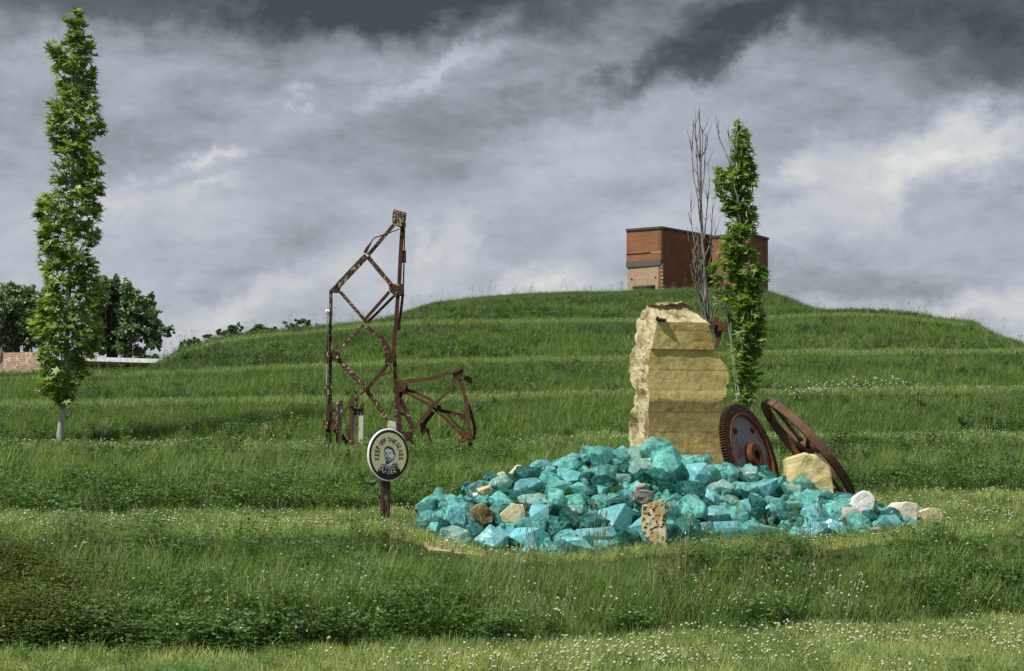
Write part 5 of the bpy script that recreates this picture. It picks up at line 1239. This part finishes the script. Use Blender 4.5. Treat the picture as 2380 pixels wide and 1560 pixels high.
sweetgum('right', 1736, 1036, 28.4, [(1736, 1040), (1735, 945), (1733, 860), (1728, 760), (1722, 620), (1716, 450), (1712, 285)], ENV_R, [(1676, 402, 14, 9, 26), (1672, 420, 13, 12, 40), (1680, 445, 13, 16, 44), (1690, 480, 12, 16, 36), (1660, 625, 12, 12, 26), (1666, 655, 14, 16, 36), (1676, 690, 14, 16, 30)], 2600, M['sweetgum2'],
         'narrow leafy tree with a few bare limbs, standing behind the gear wheel and block', 57, leaf=.14, trunk_r=.052,
         bare=[([(1716, 520), (1706, 450), (1700, 400), (1690, 360), (1672, 325), (1667, 298)], .016), ([(1708, 460), (1706, 420), (1702, 380), (1696, 340), (1694, 315)], .010), ([(1738, 480), (1748, 450), (1752, 425)], .008)],
         stems=[([(1732, 1030), (1716, 900), (1700, 800), (1690, 740), (1686, 690)], .016), ([(1738, 1030), (1744, 920), (1748, 850), (1752, 790)], .014), ([(1726, 1030), (1706, 870), (1698, 780), (1700, 640)], .012), ([(1740, 1030), (1752, 960), (1756, 940)], .010), ([(1716, 690), (1726, 600), (1731, 560)], .02)])

# leafless tree beside it
def bare_tree():
    d = 28.9; r = random.Random(77); base = P(1650, 1036, d); base.z = ground_z(base.x, d) - .03
    t = tag(empty('bare_tree', base), 'leafless dead tree with upright grey branches, left of the narrow leafy tree', 'tree')
    W = lambda u, y, o=0.: P(u, y, d) + Vector((0, o, 0)) - base
    ax = [(1650, 1040), (1649, 860), (1646, 760), (1641, 700), (1640, 660), (1637, 600), (1632, 560), (1629, 480), (1628, 400), (1627, 320), (1625, 250)]
    p = smooth_path([W(*q) for q in ax], 1); mb = MB(); mb.tube(p, [max(.004, .045 * (1 - i / len(p)) ** .8) for i in range(len(p))], 9); mb.build('trunk', M['deadbark'], t, True)
    br = [[(1634, 560), (1625, 500), (1620, 450), (1612, 410), (1607, 350), (1604, 330)], [(1633, 570), (1640, 520), (1646, 470), (1648, 420), (1645, 380)], [(1630, 480), (1622, 420), (1620, 360), (1617, 300), (1614, 288)], [(1629, 460), (1638, 400), (1640, 350), (1641, 305)],
          [(1637, 600), (1650, 570), (1656, 520), (1655, 470)], [(1638, 620), (1622, 590), (1612, 560), (1607, 510), (1604, 455)], [(1628, 400), (1633, 340), (1634, 290)], [(1640, 640), (1652, 600), (1660, 560), (1661, 530)], [(1628, 380), (1618, 330), (1611, 300)],
          [(1650, 790), (1636, 720), (1626, 660), (1618, 600), (1610, 590), (1607, 570)], [(1650, 780), (1632, 700), (1624, 640), (1618, 590)], [(1649, 800), (1640, 730), (1632, 670), (1627, 610), (1624, 580)], [(1648, 780), (1628, 710), (1618, 670), (1607, 640), (1605, 615)], [(1650, 760), (1660, 700), (1668, 640), (1672, 600), (1678, 560)],
          [(1652, 790), (1662, 730), (1672, 690), (1680, 650)], [(1652, 800), (1646, 740), (1642, 700)], [(1656, 820), (1676, 740), (1684, 700), (1690, 660)], [(1650, 760), (1634, 690), (1616, 650), (1612, 625)]]
    for b in br:
        pts = [W(u, y, r.uniform(-.12, .12) * min(1, i / 2)) for i, (u, y) in enumerate(b)]; mb = MB(); pp = smooth_path(pts, 1); mb.tube(pp, list(np.linspace(.012, .003, len(pp))), 6)
        for i in range(1, len(pts)):
            for _ in range(2):
                o_ = pts[i].lerp(pts[i - 1], r.random()); e_ = o_ + Vector((r.uniform(-.10, .10), r.uniform(-.08, .08), r.uniform(.12, .36))); mb.tube([o_, o_.lerp(e_, .5) + Vector((r.uniform(-.02, .02), 0, -.02)), e_], [.0055, .0045, .003], 5)
        mb.build('branch', M['deadbark'], t, True)
bare_tree()

# background trees: forked trunk, limbs, leaf sprays in clumps with gaps
def broad_tree(u, ybase, d, clumps, label, seed, leaf=.22, per=170, material=None, trunks=(), name='cottonwood_tree', group='trees beyond the hill'):
    r = random.Random(seed); k = d / F; base = P(u, ybase, d)
    t = tag(empty(name, base), label, 'tree', group)
    W = lambda u_, y, o=0.: P(u_, y, d) + Vector((0, o, 0)) - base
    mb = MB()
    top = min(c[1] for c in clumps)
    for pts, rad in trunks: pth = smooth_path([W(*q) for q in pts], 1); mb.tube(pth, list(np.linspace(rad, rad * .3, len(pth))), 8)
    for cu, cyy, ru, ry in clumps:
        if trunks:
            s = trunks[r.randrange(len(trunks))][0]; q = s[r.randrange(len(s) // 2, len(s))]; a, b = W(*q), W(cu, cyy, r.uniform(-1, 1) * ru * k)
            pth = limb_path(a, b, ru * k * .12, r, 4); mb.tube(pth, list(np.linspace(.09, .03, 5)), 5)
    if trunks: mb.build('trunk', M['darkbark'], t, True)
    else:
        mb.tube([W(u, ybase + 30), W(u, ybase), W(u, (ybase + top) / 2)], [.16, .13, .05], 8); mb.build('trunk', M['darkbark'], t, True)
    vs, fs = [], []
    for cu, cyy, ru, ry in clumps:
        n = int(per * ru * ry / 400) + 30; do = r.uniform(-1, 1) * ru * k * 1.6
        sprays = [Vector((r.gauss(0, .5), r.gauss(0, .5), r.gauss(0, .5))) for _ in range(max(5, n // 14))]
        for _ in range(n):
            s = r.choice(sprays); v = s + Vector((r.gauss(0, .15), r.gauss(0, .15), r.gauss(0, .13)))
            p = W(cu, cyy, do) + Vector((v.x * ru * k, v.y * ru * k, v.z * ry * k))
            a = Vector((r.gauss(0, 1), r.gauss(0, 1), r.gauss(0, .7))).normalized(); b = a.cross(Vector((r.gauss(0, 1), r.gauss(0, 1), r.gauss(0, 1)))).normalized(); s_ = leaf * r.uniform(.5, 1.1); q = len(vs)
            vs += [tuple(p - a * s_ * .5), tuple(p + b * s_ * .38), tuple(p + a * s_ * .55), tuple(p - b * s_ * .38)]; fs.append((q, q + 1, q + 2, q + 3))
    me = bpy.data.meshes.new('crown'); me.from_pydata(vs, [], fs); me.materials.append(material or M['cottonwood']); me.update(); link('crown', me, t)
    return t
broad_tree(40, 822, 128, [(20, 745, 30, 34), (45, 700, 28, 28), (62, 680, 16, 16), (12, 690, 22, 24), (75, 725, 26, 30), (50, 760, 30, 30), (92, 760, 24, 30), (15, 790, 26, 24), (70, 790, 26, 22), (-20, 720, 30, 40), (-25, 780, 30, 30), (30, 670, 12, 10), (105, 700, 18, 22), (100, 680, 9, 10), (110, 735, 16, 20)],
           'big dark leafy tree behind the pale brick wall', 3, .25, 1000, None, [([(40, 850), (38, 790), (30, 730), (40, 690)], .28), ([(60, 850), (66, 780), (80, 730)], .2)])
broad_tree(262, 832, 125, [(235, 690, 24, 26), (254, 670, 20, 22), (268, 652, 9, 12), (240, 655, 14, 12), (275, 690, 24, 24), (298, 676, 12, 16), (300, 705, 22, 20), (320, 690, 10, 12), (325, 710, 20, 20), (345, 705, 16, 16), (352, 690, 9, 10), (290, 735, 26, 24), (330, 745, 24, 20), (355, 735, 14, 18), (365, 752, 12, 12), (385, 768, 14, 11), (393, 776, 8, 6),
            (305, 770, 26, 20), (345, 780, 18, 16), (262, 780, 28, 30), (240, 740, 24, 30), (350, 800, 12, 14), (366, 795, 8, 16), (285, 812, 22, 16), (235, 800, 18, 22), (315, 815, 16, 12), (215, 715, 20, 30), (222, 770, 20, 30)],
           'big dark spreading tree behind the white roof with drooping right boughs', 4, .25, 900, None, [([(255, 852), (258, 800), (262, 740), (256, 690)], .3), ([(262, 850), (275, 790), (300, 740), (320, 712)], .24), ([(300, 850), (302, 800), (310, 750), (345, 725)], .2)])
for i, (u, y, d, cl, lab) in enumerate([
    (428, 828, 130, [(420, 806, 7, 9), (430, 800, 8, 8), (424, 814, 8, 6)], 'lowest small tree on the left flank of the hill, by the white roof end'),
    (448, 812, 130, [(442, 796, 8, 8), (450, 793, 8, 7), (457, 795, 6, 6)], 'second small bush peeping up the left flank of the hill'),
    (482, 797, 130, [(476, 783, 6, 5), (486, 780, 6, 5)], 'tiny leaf tuft halfway up the left flank of the hill'),
    (506, 790, 130, [(504, 772, 5, 8), (512, 776, 7, 5)], 'slim little tree just left of the round dark tree on the skyline'),
    (538, 782, 130, [(523, 772, 8, 8), (536, 768, 10, 9), (548, 762, 10, 10), (541, 775, 12, 8)], 'round dark tree peeping over the left shoulder of the hill'),
    (598, 776, 130, [(584, 767, 9, 7), (597, 758, 10, 8), (609, 760, 9, 9), (604, 768, 12, 7)], 'wide tree peeping over the skyline, midway between its round and tall neighbours'),
    (636, 774, 130, [(628, 766, 8, 6), (640, 767, 9, 6)], 'low bushy tree just right of the wide tree on the skyline'),
    (700, 768, 130, [(672, 760, 10, 7), (688, 757, 10, 8), (704, 748, 9, 9), (712, 756, 10, 9), (698, 764, 14, 7)], 'tallest small tree peeping over the hill, left of the truss')]):
    broad_tree(u, y + 14, d, cl, lab, 20 + i, .28, 520, M['fartree'], (), 'small_tree', 'small trees peeping over the hill')
for i, (u, w, lab) in enumerate(((330, 12, 'left low green bush behind the right end of the white roof'), (362, 7, 'right low green bush beyond the tip of the white roof'))):
    broad_tree(u, 838, 122, [(u, 829, w, 5), (u + w * .7, 830, w * .7, 4), (u - w * .7, 831, w * .8, 4)], lab, 40 + i, .28, 500, M['fartree'], (), 'bush', 'bushes behind the white roof')
# ------------------------------------------------------------------ buildings
def wall_mesh(name, a, b, z0, z1a, z1b, m, parent, o, u0=0.0):
    """vertical wall panel from a to b (xy) as a solid sheet with UVs in metres; z1a/z1b = top heights"""
    a = Vector((a[0], a[1], 0)); b = Vector((b[0], b[1], 0)); L = (b - a).length; n = Vector(((b - a).y, -(b - a).x, 0)).normalized() * -.25
    me = bpy.data.meshes.new(name)
    vs = [a + Vector((0, 0, z0)), b + Vector((0, 0, z0)), b + Vector((0, 0, z1b)), a + Vector((0, 0, z1a))]; vs += [v + n for v in vs]; vs = [v - o for v in vs]
    me.from_pydata(vs, [], [(0, 1, 2, 3), (7, 6, 5, 4), (0, 4, 5, 1), (1, 5, 6, 2), (2, 6, 7, 3), (3, 7, 4, 0)])
    uvl = me.uv_layers.new(name='UVMap'); cs = [(u0, z0), (u0 + L, z0), (u0 + L, z1b), (u0, z1a)] * 2
    for l in me.loops:
        k = l.vertex_index; uvl.data[l.index].uv = (cs[k][0] + (.1 if k > 3 and False else 0), cs[k][1])
    me.materials.append(m); return link(name, me, parent)
def slab_between(name, a, b, za, zb, h, out, th, m, parent, o):
    """strip (coping, band) along a wall top, proud of the wall by out"""
    a = Vector((a[0], a[1], za)); b = Vector((b[0], b[1], zb)); d = (b - a); d.z = 0; n = Vector((d.y, -d.x, 0)).normalized()
    mb = MB(); q = [a + n * out - o, b + n * out - o, b + n * out + Vector((0, 0, h)) - o, a + n * out + Vector((0, 0, h)) - o]; mb.prism(q, -n * th); return mb.build(name, m, parent)
DBG = 138.
def bp(u, y, d): return P(u, y, d)
c0, c1, c2 = bp(1456, 533, DBG + 2.0), bp(1537, 527, DBG), bp(1660, 548.5, DBG + 6.4)
o = Vector((c1.x, c1.y, P(1537, 690, DBG).z))
bld = tag(empty('brick_building', o), 'windowless red brick building with a dark coping on top of the grassy hill', 'building')
zb = o.z - 1.5
z_at = lambda y, d: P(0, y, d).z
zt = c1.z - .12; zr = c2.z - .12
band_z0, band_z1 = z_at(616.5, DBG), z_at(603.5, DBG)
wall_mesh('upper_wall', c0, c1, band_z1, c0.z - .12, zt, M['brick'], bld, o)
wall_mesh('lower_wall', c0 + Vector((.06, -.0, 0)), c1, zb, band_z0, band_z0, M['brickpale'], bld, o)
slab_between('lintel_band', c0, c1, band_z0, band_z0, band_z1 - band_z0, .07, .3, M['lintel'], bld, o)
wall_mesh('side_wall', c1, c2, zb, zt, zr, M['brickshade'], bld, o, 3.1)
slab_between('coping', c0, c1, c0.z - .14, c1.z - .14, .16, .10, .4, M['coping'], bld, o)
slab_between('coping', c1, c2, c1.z - .14, c2.z - .14, .16, .10, .4, M['coping'], bld, o)
w0, w1, w2 = bp(1655, 548.5, DBG + 5.0), bp(1744, 548.5, DBG + 3.2), bp(1785, 548.5, DBG + 6.5)
w1.z = w0.z; w2 = Vector((w2.x, w2.y, w0.z))
wall_mesh('wing_wall', w0, w1, zb, w0.z - .12, w0.z - .12, M['brick'], bld, o, 1.2); wall_mesh('wing_side_wall', w1, w2, zb, w0.z - .12, w0.z - .12, M['brickshade'], bld, o, .4)
slab_between('coping', w0, w1, w0.z - .14, w0.z - .14, .16, .10, .4, M['coping'], bld, o); slab_between('coping', w1, w2, w0.z - .14, w0.z - .14, .16, .10, .4, M['coping'], bld, o)
mb = MB(); rp = [c0, c1, c2, w0, w1, w2, Vector((w2.x - 1, w2.y + 8, w2.z)), Vector((c0.x + 2.5, c0.y + 10, c0.z - .2))]
cen = sum((Vector((p.x, p.y, 0)) for p in rp), Vector()) / len(rp); zz = min(c2.z, w0.z) - .35
mb.prism([Vector((p.x, p.y, 0)).lerp(cen, .04) * 1.0 + Vector((0, 0, zz)) - o for p in rp], (0, 0, -.2)); mb.build('flat_roof', M['coping'], bld)
dA = Vector((c1.x - c0.x, c1.y - c0.y, 0)); dA.normalize(); nA = Vector((dA.y, -dA.x, 0))
def on_left(u, y): 
    t = (u - 1456) / 81; q = c0.lerp(c1, t); return Vector((q.x, q.y, EYE - (y - YH) / F * q.y))
a, b = on_left(1471, 668), on_left(1523, 664)
slab_between('low_opening', (a.x, a.y), (b.x, b.y), zb, zb, a.z - zb, .012, .1, M['opening'], bld, o); slab_between('opening_frame', (a.x, a.y), (b.x, b.y), a.z, a.z, .09, .05, .15, M['lintel'], bld, o)
a, b = on_left(1457, 593), on_left(1514, 588); slab_between('dark_course', (a.x, a.y), (b.x, b.y), a.z, a.z, .07, .03, .1, M['opening'], bld, o)
a, b = on_left(1514, 588.5), on_left(1537, 586); slab_between('pale_course', (a.x, a.y), (b.x, b.y), a.z, a.z, .06, .03, .1, M['mortarline'], bld, o)
for u, y in ((1468, 649), (1524, 645)):
    q = on_left(u, y); mb = MB(); mb.tube([q - nA * .05 - o, q + nA * .015 - o], .07, 10); mb.build('vent_hole', M['opening'], bld)
mb = MB(); r2 = random.Random(8)
for k in range(9):
    z = band_z0 - .1 - k * .27; mb.box(Vector((c1.x + .04, c1.y + .03, z)) - o, (.12 + r2.uniform(0, .1), .12, .15))
for k in range(1): pass
q = mb.build('toothed_corner', M['brickpale'], bld)
for k, (dz, s) in enumerate(((.05, .16), (-.25, .12))):
    mb = MB(); mb.box(Vector((c1.x + .10, c1.y - .06, band_z0 + dz)) - o, (s, .1, s * .8)); mb.build('corner_bracket', M['lintel'], bld)

# pale brick building, lower left
dL = 104.
l0, l1 = bp(-160, 818, dL + 3), bp(94, 818, dL)
o = Vector((l1.x, l1.y, P(94, 880, dL).z))
bl = tag(empty('brick_outbuilding', o), 'low mottled pale brick building at the left edge behind the columnar tree', 'building')
zc = l1.z
wall_mesh('wall', l0, l1, o.z - 1.2, zc, zc, M['brickmix'], bl, o); wall_mesh('end_wall', l1, l1 + Vector((.9, 6, 0)), o.z - 1.2, zc - .25, zc - .5, M['brickmix'], bl, o, 2.)
mb = MB(); q = bp(-20, 812, dL + 1.4); mb.box(Vector((q.x, q.y - .25, zc + .0)) - o, (1.25, .5, .5)); mb.build('raised_pier', M['brickmix'], bl)
mb = MB(); mb.prism([Vector((l0.x, l0.y + .2, zc - .3)) - o, Vector((l1.x, l1.y + .2, zc - .3)) - o, Vector((l1.x + .8, l1.y + 6, zc - .5)) - o, Vector((l0.x, l0.y + 6, zc - .5)) - o], (0, 0, -.1)); mb.build('roof', M['coping'], bl)
# white roofed shed
dS = 108.
s0, s1 = bp(88, 828, dS), bp(381, 835, dS)
o = Vector((s1.x - 3, s1.y, P(300, 868, dS).z))
sh = tag(empty('white_roofed_shed', o), 'low dark shed with a flat white metal roof edge at the foot of the hill', 'building')
k = dS / F
mb = MB(); q = [bp(88, 824, dS), bp(200, 829.5, dS), bp(381, 834.5, dS), bp(366, 844, dS), bp(209, 839.5, dS), bp(88, 834, dS)]; mb.prism([p - o for p in q], (0, 5, .0)); mb.build('roof_fascia', M['whiteroof'], sh)
mb = MB(); q = [bp(92, 834.3, dS), bp(209, 839.8, dS), bp(362, 844.2, dS), bp(345, 848.5, dS), bp(205, 845, dS), bp(92, 840, dS)]; mb.prism([p + Vector((0, .35, 0)) - o for p in q], (0, 4, 0)); mb.build('soffit', M['soffit'], sh)
mb = MB(); q = [bp(94, 838, dS + 2.2), bp(370, 846, dS + 2.2), bp(370, 885, dS + 2.2), bp(94, 885, dS + 2.2)]; mb.prism([p - o for p in q], (0, 1.5, 0)); mb.build('wall', M['darkwall'], sh)
for u in (104, 232, 292, 330):
    mb = MB(); p0, p1 = bp(u, 885, dS + .8), bp(u, 838 + (u - 94) * .029, dS + .8); mb.tube([p0 - o, p1 - o], .06, 8); mb.build('post', M['soffit'], sh)
# ------------------------------------------------------------------ sky, sun, camera
SUN = Vector((-.48, -.38, .79)).normalized()
def make_world():
    w = bpy.data.worlds.new('World'); bpy.context.scene.world = w; w.use_nodes = True
    nt = w.node_tree; nt.nodes.clear()
    d = nd(nt, 'ShaderNodeTexCoord').outputs['Generated']
    sp = nd(nt, 'ShaderNodeSeparateXYZ'); lk(nt, d, sp.inputs[0])
    az = math_(nt, 'ARCTAN2', sp.outputs[0], sp.outputs[1]); el = math_(nt, 'ARCSINE', sp.outputs[2])
    sky = nd(nt, 'ShaderNodeTexSky'); sky.sky_type = 'NISHITA'; sky.sun_disc = False
    sky.sun_elevation = math.asin(SUN.z); sky.sun_rotation = math.atan2(SUN.x, SUN.y)
    b1 = nd(nt, 'ShaderNodeBackground'); b1.inputs[1].default_value = .10; lk(nt, sky.outputs[0], b1.inputs[0])
    # cloud deck: stretched along the horizon, layers rising to the right
    cb = nd(nt, 'ShaderNodeCombineXYZ')
    lk(nt, az, cb.inputs[0]); lk(nt, el, cb.inputs[1])
    mp = nd(nt, 'ShaderNodeMapping'); mp.inputs['Rotation'].default_value = (0, 0, R(-17)); mp.inputs['Scale'].default_value = (1.0, 2.8, 1); lk(nt, cb.outputs[0], mp.inputs[0])
    n1 = noise_n(nt, mp.outputs[0], 5.2, 7, .55, .35); n2 = noise_n(nt, mp.outputs[0], 17, 9, .66, .3)
    mp3 = nd(nt, 'ShaderNodeMapping'); mp3.inputs['Location'].default_value = (4.1, 2.2, .7); mp3.inputs['Scale'].default_value = (1, 2.2, 1); mp3.inputs['Rotation'].default_value = (0, 0, R(-22)); lk(nt, cb.outputs[0], mp3.inputs[0])
    n3 = noise_n(nt, mp3.outputs[0], 9, 8, .62, .25)
    val = math_(nt, 'ADD', math_(nt, 'ADD', math_(nt, 'MULTIPLY', n1.outputs[0], .22), math_(nt, 'MULTIPLY', n2.outputs[0], .22)), math_(nt, 'MULTIPLY_ADD', n3.outputs[0], .32, .12))
    # warp so that the large cloud masses get ragged edges
    wn = noise_n(nt, cb.outputs[0], 22, 8, .66)
    ws = nd(nt, 'ShaderNodeSeparateXYZ'); lk(nt, wn.outputs['Color'], ws.inputs[0])
    azw = math_(nt, 'ADD', az, math_(nt, 'MULTIPLY', math_(nt, 'SUBTRACT', ws.outputs[0], .5), .11))
    elw = math_(nt, 'ADD', el, math_(nt, 'MULTIPLY', math_(nt, 'SUBTRACT', ws.outputs[1], .5), .06))
    def blob(u, y, su, sy, rot, amp):
        a0 = math.atan((u - UC) / F); e0 = math.atan((YH - y) / F * math.cos(a0)); c, s = math.cos(rot), math.sin(rot)
        da = math_(nt, 'SUBTRACT', azw, a0); de = math_(nt, 'SUBTRACT', elw, e0)
        x = math_(nt, 'MULTIPLY', math_(nt, 'ADD', math_(nt, 'MULTIPLY', da, c), math_(nt, 'MULTIPLY', de, s)), F / su)
        yv = math_(nt, 'MULTIPLY', math_(nt, 'SUBTRACT', math_(nt, 'MULTIPLY', de, c), math_(nt, 'MULTIPLY', da, s)), F / sy)
        r2 = math_(nt, 'ADD', math_(nt, 'MULTIPLY', x, x), math_(nt, 'MULTIPLY', yv, yv))
        return math_(nt, 'MULTIPLY', math_(nt, 'EXPONENT', math_(nt, 'MULTIPLY', r2, -1.0)), amp)
    tot = val
    for b in BLOBS: tot = math_(nt, 'ADD', tot, blob(*b))
    # the deck thickens with height above the horizon, then thins overhead
    hi = ramp(nt, [(0, (.54, .54, .54)), (.13, (.5, .5, .5)), (.20, (.42, .42, .42)), (.26, (.385, .385, .385)), (.6, (.50, .50, .50)), (1, (.52, .52, .52))], el).outputs[0]
    tot = math_(nt, 'ADD', tot, math_(nt, 'SUBTRACT', hi, .5))
    col = ramp(nt, [(.18, (.036, .040, .042)), (.30, (.095, .104, .110)), (.40, (.205, .222, .242)), (.48, (.305, .332, .382)), (.55, (.39, .415, .462)), (.63, (.47, .485, .495)), (.72, (.60, .60, .58)), (.84, (.76, .75, .70))], tot).outputs[0]
    b2 = nd(nt, 'ShaderNodeBackground'); b2.inputs[1].default_value = 1.0; lk(nt, col, b2.inputs[0])
    mx = nd(nt, 'ShaderNodeMixShader'); mx.inputs[0].default_value = .93
    lk(nt, b1.outputs[0], mx.inputs[1]); lk(nt, b2.outputs[0], mx.inputs[2])
    o = nd(nt, 'ShaderNodeOutputWorld'); lk(nt, mx.outputs[0], o.inputs[0])
BLOBS = [  # u, y, half-width, half-height, tilt, amount
    (800, 12, 340, 66, 0, -.27), (1130, -10, 230, 50, 0, -.14), (1600, 120, 270, 44, .40, -.17), (1880, 5, 440, 66, .06, -.20), (2330, 60, 240, 90, 0, -.19), (2300, 190, 200, 40, .1, -.07), (250, 15, 260, 60, 0, -.12),
    (2230, 330, 230, 46, .22, .20), (2080, 420, 200, 50, .3, .13), (1870, 385, 90, 30, .25, .15), (1050, 140, 110, 28, .3, .12), (930, 195, 90, 26, .3, .08), (700, 205, 40, 16, 0, .11), (690, 258, 30, 12, .2, .09), (490, 382, 70, 15, .1, .17), (465, 442, 55, 11, .1, .11), (340, 405, 40, 12, 0, .08),
    (270, 465, 150, 40, .1, .09), (560, 715, 240, 36, .32, .12), (1040, 560, 80, 50, .9, .12), (1255, 650, 110, 30, .2, .14), (1480, 500, 200, 60, .2, .07), (1850, 540, 150, 60, .2, .09), (2330, 430, 100, 34, .2, -.06), (2080, 515, 70, 26, 0, -.05), (2210, 345, 110, 16, .15, -.06),
    (1950, 665, 280, 40, .05, -.06), (2260, 715, 240, 34, .1, .13), (560, 620, 260, 40, .35, -.07), (110, 120, 90, 70, .5, .07), (370, 270, 190, 50, .25, -.04), (640, 540, 240, 34, .2, -.04), (1400, 330, 300, 50, .3, .04), (1300, 230, 240, 40, .3, -.05)]
make_world()
sun = bpy.data.lights.new('sun', 'SUN'); sun.energy = 4.3; sun.angle = R(.53); sun.color = (1, .955, .87)
so = bpy.data.objects.new('sun', sun); C.objects.link(so); so.location = (-20, -10, 30)
so.rotation_euler = (-SUN).to_track_quat('-Z', 'Y').to_euler()
cam = bpy.data.cameras.new('camera'); co = bpy.data.objects.new('camera', cam); C.objects.link(co)
co.location = (0, 0, EYE); co.rotation_euler = (R(90), 0, 0)
cam.sensor_width = 36; cam.lens = 36 * F / 2380; cam.shift_y = (YH - 780) / 2380; cam.clip_end = 6000; cam.clip_start = .1
sc = bpy.context.scene; sc.camera = co
sc.view_settings.view_transform = 'Standard'; sc.view_settings.look = 'None'; sc.view_settings.exposure = .32; sc.view_settings.gamma = 1
sc.render.engine = 'CYCLES'
cy = sc.cycles; cy.max_bounces = 10; cy.transmission_bounces = 8; cy.diffuse_bounces = 3; cy.glossy_bounces = 4; cy.transparent_max_bounces = 8
cy.sample_clamp_indirect = 4; cy.use_denoising = True; cy.blur_glossy = .3
